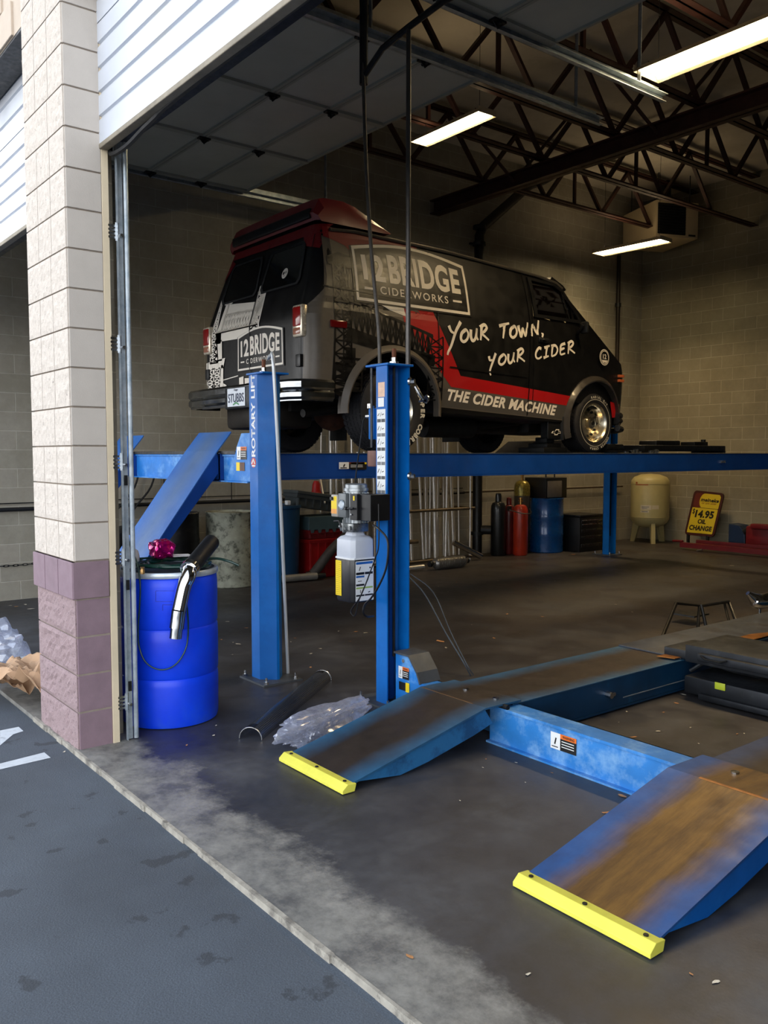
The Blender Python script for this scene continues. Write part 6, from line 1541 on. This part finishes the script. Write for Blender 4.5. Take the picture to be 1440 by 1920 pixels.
# ---- hanging light fixtures
def light_bar(p0, p1, w_, label, group=None, tubes=4, power=120, strength=16):
    p0, p1 = Vector(p0), Vector(p1); c_ = (p0+p1)/2; L_ = (p1-p0).length; ang = math.atan2(p1.y-p0.y, p1.x-p0.x)
    o = thing('hanging_light', c_, label, 'light', group, ang)
    m = MB(); h = L_/2
    m.prism([(-w_/2, .0), (-w_/2+.004, .0), (-w_*.30, .05), (w_*.30, .05), (w_/2-.004, 0), (w_/2, 0), (w_*.32, .062), (-w_*.32, .062)], 'x', -h, h)
    m.build('housing', pbr('fixture_white', '#c8bda6', .5, .2), o, local=True, smooth=False)
    m = MB(); m.box((-h, -w_/2, 0), (-h+.004, w_/2, .06)); m.box((h-.004, -w_/2, 0), (h, w_/2, .06)); m.build('end_plate', pbr('fixture_white', '#c8bda6'), o, local=True, smooth=False)
    for k in range(tubes):
        y = -w_*.36+w_*.72*k/(tubes-1)
        MB().cyl((-h+.03, y, .022), (h-.03, y, .022), .0125, n=10).build('fluorescent_tube', TUBE_M(strength), o, local=True)
    m = MB()
    for k in range(5): x = -h+.1+(L_-.2)*k/4; m.cyl((x, -w_*.3, .06), (x, -w_*.3, .075), .006, n=6)
    m.build('clip', M_STEEL, o, local=True)
    m = MB()
    for x in (-h+.12, h-.12): m.cyl((x, 0, .06), (x, 0, CZ-c_.z-.02), .003, n=5)
    m.build('hanging_wire', M_IRON, o, local=True)
    la = bpy.data.lights.new('tube_glow', 'AREA'); la.shape = 'RECTANGLE'; la.size = L_*.95; la.size_y = w_*.8; la.energy = power; la.color = (1, .72, .38); la.spread = math.radians(125)
    lo_ = bpy.data.objects.new('tube_glow', la); COL.objects.link(lo_); lo_.parent = o; lo_.location = (0, 0, -.008)
    lu = bpy.data.lights.new('up_glow', 'AREA'); lu.shape = 'RECTANGLE'; lu.size = L_*.9; lu.size_y = w_*.4; lu.energy = power*.10; lu.color = (1, .74, .42)
    uo = bpy.data.objects.new('up_glow', lu); COL.objects.link(uo); uo.parent = o; uo.location = (0, 0, .07); uo.rotation_euler = (PI, 0, 0)
    return o
def TUBE_M(s):
    k = 'tube_%g' % s
    if k not in MATS:
        t_ = NT(k); t_.b.inputs['Emission Color'].default_value = (1, .80, .46, 1); t_.b.inputs['Emission Strength'].default_value = s; MATS[k] = t_.m
    return MATS[k]
light_bar(at(786, 271, 'z', 5.12), at(914, 214, 'z', 5.12), .26, 'hanging fluorescent light above the van, nearest the roof', power=11)
light_bar((-4.60, 6.48, 4.8), (-2.30, 6.48, 4.8), .36, 'long bright hanging fluorescent light at the top right of the view', power=60)
light_bar((-9.02, 11.52, 4.8), (-7.80, 11.58, 4.8), .34, 'hanging fluorescent light in front of the beige box heater', power=32)

# ---- equipment on the raised runways
M_JK = pbr('jack_black', '#101215', .45, .3, var=.2, vs=10)
def zt1(z): return RZ+z
o = thing('jack_stand', (-6.0, 6.84, RZ), 'small black jack pad on the raised near runway just behind the van front wheel', 'jack')
m = MB(); m.box((-6.2, 6.66, zt1(.0)), (-5.85, 7.02, zt1(.055)), .005); m.build('jack_base', M_JK, o); m = MB(); m.box((-6.14, 6.74, zt1(.05)), (-5.88, 6.96, zt1(.10)), .01); m.box((-6.08, 6.78, zt1(.10)), (-5.92, 6.90, zt1(.16)), .01); m.build('jack_pad', M_JK, o)
o = thing('rolling_jack', (-6.8, 9.2, RZ), 'long black rolling jack on the raised runways ahead of the van', 'jack')
m = MB(); m.box((-6.3, 8.35, zt1(.02)), (-5.85, 10.05, zt1(.09)), .01); m.box((-6.25, 8.8, zt1(.08)), (-6.0, 9.3, zt1(.15)), .02); m.box((-6.2, 9.6, zt1(.08)), (-6.0, 9.9, zt1(.14)), .01); m.cyl((-6.1, 9.95, zt1(.1)), (-6.1, 9.95, zt1(.17)), .03, n=12); m.box((-6.3, 8.35, zt1(0)), (-5.85, 8.4, zt1(.03))); m.box((-6.3, 10.0, zt1(0)), (-5.85, 10.05, zt1(.03))); m.build('jack_frame', M_JK, o)
o = thing('wheel_stop', (-6.4, 8.4, RZ), 'grey sloping steel wheel stop behind the long jack on the raised lift', 'wheel stop')
m = MB(); m.prism([(8.0, RZ), (9.0, RZ), (8.95, zt1(.17)), (8.25, zt1(.15))], 'x', -7.86, -7.4); m.build('plate', pbr('stop_grey', '#4a4a4e', .5, .4), o, smooth=False)
o = thing('turn_plate', (-6, 7.6, RZ), 'low black turn plate with silver rim under the van front wheel', 'turn plate')
m = MB(); m.box((-6.22, 7.0, zt1(-.001)), (-5.74, 7.14, zt1(.012))); m.build('turn_plate_base', M_JK, o); m = MB(); m.box((-6.2, 7.72, RZ), (-5.74, 8.15, zt1(.03))); m.box((-6.2, 7.9, RZ), (-5.74, 8.3, zt1(.02))); m.box((-6.15, 7.75, zt1(.03)), (-5.9, 8.05, zt1(.10)), .02); m.build('plate_body', M_JK, o)
m = MB()
for k, y in enumerate((7.85, 7.95, 8.02, 8.08, 8.30, 8.38)): m.box((-5.76, y, RZ), (-5.73, y+.05, zt1(.018+.012*(k % 3))))
m.cyl((-5.76, 8.44, zt1(.02)), (-5.73, 8.44, zt1(.02)), .018, n=10); m.build('locking_pin', M_STEEL, o)

# ---- equipment on the lowered lift
o = thing('bridge_jack', (-2.6, 5.2, .0), 'dark steel rolling bridge jack slung between the lowered runways at the right edge', 'jack')
M_BJ = pbr('bridge_jack_grey', '#2c2f34', .45, .5, var=.2, vs=8, col2='#444649', thr=(.55, .7), s2=6)
m = MB(); m.box((-3.16, 5.0, .22), (-2.1, 5.5, .335), .008); m.box((-3.05, 4.96, .25), (-2.1, 5.02, .30), .01); m.box((-3.35, 5.05, .22), (-3.16, 5.4, .28), .006); m.box((-2.2, 5.05, .22), (-1.9, 5.4, .28), .006); jf = m.build('top_frame', M_BJ, o)
m = MB(); m.box((-3.12, 4.93, .035), (-2.1, 5.55, .15), .015); m.box((-3.0, 4.90, .02), (-2.1, 4.95, .06), .008); m.build('lower_pan', M_BJ, o)
m = MB(); m.cyl((-3.05, 5.05, .08), (-3.05, 5.45, .20), .04, n=14); m.tube([(-3.13, 5.02, .16), (-3.02, 5.05, .235), (-2.9, 5.1, .2), (-2.75, 5.2, .17)], .014, n=8, smooth=5); m.cyl((-2.85, 5.0, .06), (-2.85, 5.5, .06), .05, n=14); m.build('linkage', M_IRON, o)
p_ = at(1350, 1287, 'y', 4.925)
MB().box((p_.x-.035, 4.922, p_.z-.022), (p_.x+.035, 4.93, p_.z+.022), .002).build('yellow_sticker', pbr('lime_sticker', '#c9d835', .45), o)
m = MB(); m.tube([(-3.02, 4.955, .29), (-2.98, 4.94, .275), (-2.88, 4.94, .275), (-2.84, 4.955, .29)], .006, n=6); m.build('grab_handle', M_IRON, o)
# loose inner deck plates and turn-plate recess on the left lowered runway
o = thing('slip_plate', (-3.45, 6.6, DZ), 'grey slip plate set on the lowered left runway beside the bridge jack', 'slip plate')
m = MB(); m.box((-3.72, 5.05, DZ), (-3.22, 7.2, DZ+.012), .003); m.build('plate', pbr('slip_grey', '#454a54', .42, .4, var=.15, vs=4, col2='#3a3533', thr=(.5, .7), s2=3), o)
m = MB(); m.prism([(-3.34, 4.95), (-3.22, 4.98), (-3.205, 5.35), (-3.30, 5.42)], 'z', DZ+.012, DZ+.016); m.prism([(-3.30, 5.6), (-3.205, 5.62), (-3.205, 6.5), (-3.32, 6.1)], 'z', DZ+.012, DZ+.016)
m.build('worn_patch', pbr('worn_orange', '#a06a34', .35, .7, var=.2, vs=10), o, smooth=False)
m = MB(); m.box((-3.20, 4.4, .075), (-3.196, 6.2, .08)); m.build('cable', M_GALV, o, smooth=False)
m = MB(); m.cyl((-3.21, 4.25, .12), (-3.17, 4.25, .12), .02, n=8); m.cyl((-3.21, 4.29, .12), (-3.18, 4.29, .12), .012, n=8); m.build('grease_nipple', M_STEEL, L2)
# step stool frame
o = thing('step_frame', (-4.25, 6.9, 0), 'bare black tubular step-stool frame standing behind the lowered left runway', 'stool')
def g(px, py, x): return at(px, py, 'x', x)
M_ST = pbr('stool_black', '#1b1a18', .4, .4)
z0 = Vector((0, 0, .02)); Y0, Y1, Y2 = 6.35, 6.87, 7.5
fl = lambda px, py: at(px, py, 'z', .02)
a1, a2, a3, a4 = fl(1240, 1199), fl(1308, 1184), fl(1325, 1181), fl(1381, 1169)
ta, tb, tc_ = g(1268, 1131, -4.3), g(1315, 1136, -4.22), g(1366, 1128, -4.3)
m = MB(); m.tube([a1+Vector((.07, .03, 0)), a1, ta, tb-Vector((.02, 0, 0)), a2], .015, n=10); m.build('tube_leg', M_ST, o)
m = MB(); m.tube([a3, tb, tc_, a4], .015, n=10); m.build('tube_leg', M_ST, o)
m = MB(); m.tube([tc_+Vector((-.03, -.03, 0)), a4+Vector((-.04, -.05, 0))], .012, n=8); m.build('brace', M_ST, o)
k1 = ta.lerp(a1, .3); m = MB(); y_a, y_b = at(1280, 1148, 'x', -4.5).y, at(1308, 1148, 'x', -4.5).y; m.box((-4.62, y_a, at(1295, 1150, 'x', -4.5).z-.01), (-4.38, y_b, at(1295, 1150, 'x', -4.5).z+.005)); m.build('tread', M_BLACK, o, smooth=False)
# chrome part at the right edge
A = at(1402, 1112, 'x', -4.05); B_ = at(1425, 1128, 'x', -4.0); C_ = at(1460, 1120, 'x', -3.95)
o = thing('chrome_exhaust_tip', B_, 'curved chrome exhaust piece at the right edge beyond the runway', 'exhaust tip')
m = MB(); m.tube([A, A.lerp(B_, .5)-Vector((0, 0, .01)), B_, C_], lambda t_: .02+.05*min(1, t_*2), n=20, smooth=5); m.build('chrome_shell', M_CHROME, o)
m = MB(); m.cyl(B_+Vector((0, 0, -.05)), (B_.x, B_.y, 0), .012, n=10); m.build('stand', M_STEEL, o)

# ---- litter: dry leaf scraps and chips, each its own
M_LEAF = pbr('leaf_litter', '#ddd3be', .8, var=.25, vs=40); M_LEAFB = pbr('brown_leaf', '#c08a58', .8, var=.2, vs=30)
def leaf_mesh(seed, mat):
    r_ = random.Random(seed); m = MB(); n = 7; c0 = m.bm.verts.new((0, 0, .012)); ring = []
    for k in range(n): a = 2*PI*k/n; rr_ = 1*(.45+.55*r_.random()); ring.append(m.bm.verts.new((rr_*math.cos(a), rr_*.55*math.sin(a), .1*r_.random())))
    for k in range(n): m.bm.faces.new((c0, ring[k], ring[(k+1) % n]))
    o_ = m.build('leaf_scrap', mat, local=True, smooth=False); return o_
spots = [(415, 1200, 5), (437, 1205, 4), (447, 1208, 9), (553, 1197, 5), (635, 1184, 5), (667, 1185, 8), (685, 1187, 8), (583, 1226, 6), (657, 1203, 4), (601, 1217, 7), (462, 1178, 6), (427, 1166, 7), (545, 1204, 4), (583, 1252, 8), (436, 1228, 4), (825, 1203, 16), (836, 1215, 7), (793, 1230, 5), (927, 1197, 7), (884, 1172, 4), (1017, 1157, 5), (1155, 1134, 5), (1185, 1148, 4), (951, 1152, 7), (840, 1110, 4), (856, 1092, 4), (1008, 1104, 4), (933, 1089, 3), (1075, 1040, 9), (1150, 1040, 4), (1280, 1055, 5), (1373, 1061, 7), (1281, 1303, 8), (1267, 1319, 8), (1235, 1372, 9), (1188, 1383, 10), (1175, 1335, 6), (1295, 1365, 5), (1244, 1336, 5), (1310, 1395, 5), (1382, 1377, 5), (1160, 1355, 4), (1395, 1376, 4), (1165, 1493, 16), (1155, 1478, 6), (1137, 1525, 12), (990, 1828, 10), (1343, 1843, 12), (1297, 1828, 7), (968, 1431, 6), (1035, 1450, 5), (985, 1468, 4), (905, 1440, 4), (911, 1424, 4), (400, 1380, 8), (350, 1398, 6), (405, 1361, 6), (862, 1502, 4), (620, 1100, 4), (575, 1065, 5), (560, 1110, 5), (48, 1134, 9), (58, 1142, 9), (30, 1138, 7), (20, 1136, 6), (405, 1166, 6), (120, 1402, 7), (262, 1503, 6), (900, 1125, 4), (1040, 1090, 4), (778, 1092, 5), (822, 1100, 5), (838, 1062, 4), (770, 1795, 14)]
lm = [leaf_mesh(i+20, M_LEAF if i % 3 else M_LEAFB) for i in range(5)]
rng = random.Random(2); used = set()
for i, (px, py, w_) in enumerate(spots):
    k = i % 5; o_ = lm[k]
    if k in used: o_ = o_.copy(); COL.objects.link(o_)
    used.add(k); p_ = at(px, py, 'z', .0); dist = (p_-Vector((0, 0, CAMH))).length; s_ = w_*dist/FPX*.78
    zf = .003 if p_.y > 1.5 else -.022
    if -3.72 < p_.x < -3.2 and p_.y > 3.4: zf = DZ+.014
    o_.location = (p_.x, p_.y, zf); o_.rotation_euler = (0, 0, rng.random()*6.28); o_.scale = (s_, s_, s_*.6)
    tag(o_, 'small pale dry leaf scrap on the floor', 'leaf', 'dry leaf scraps scattered over the floor')
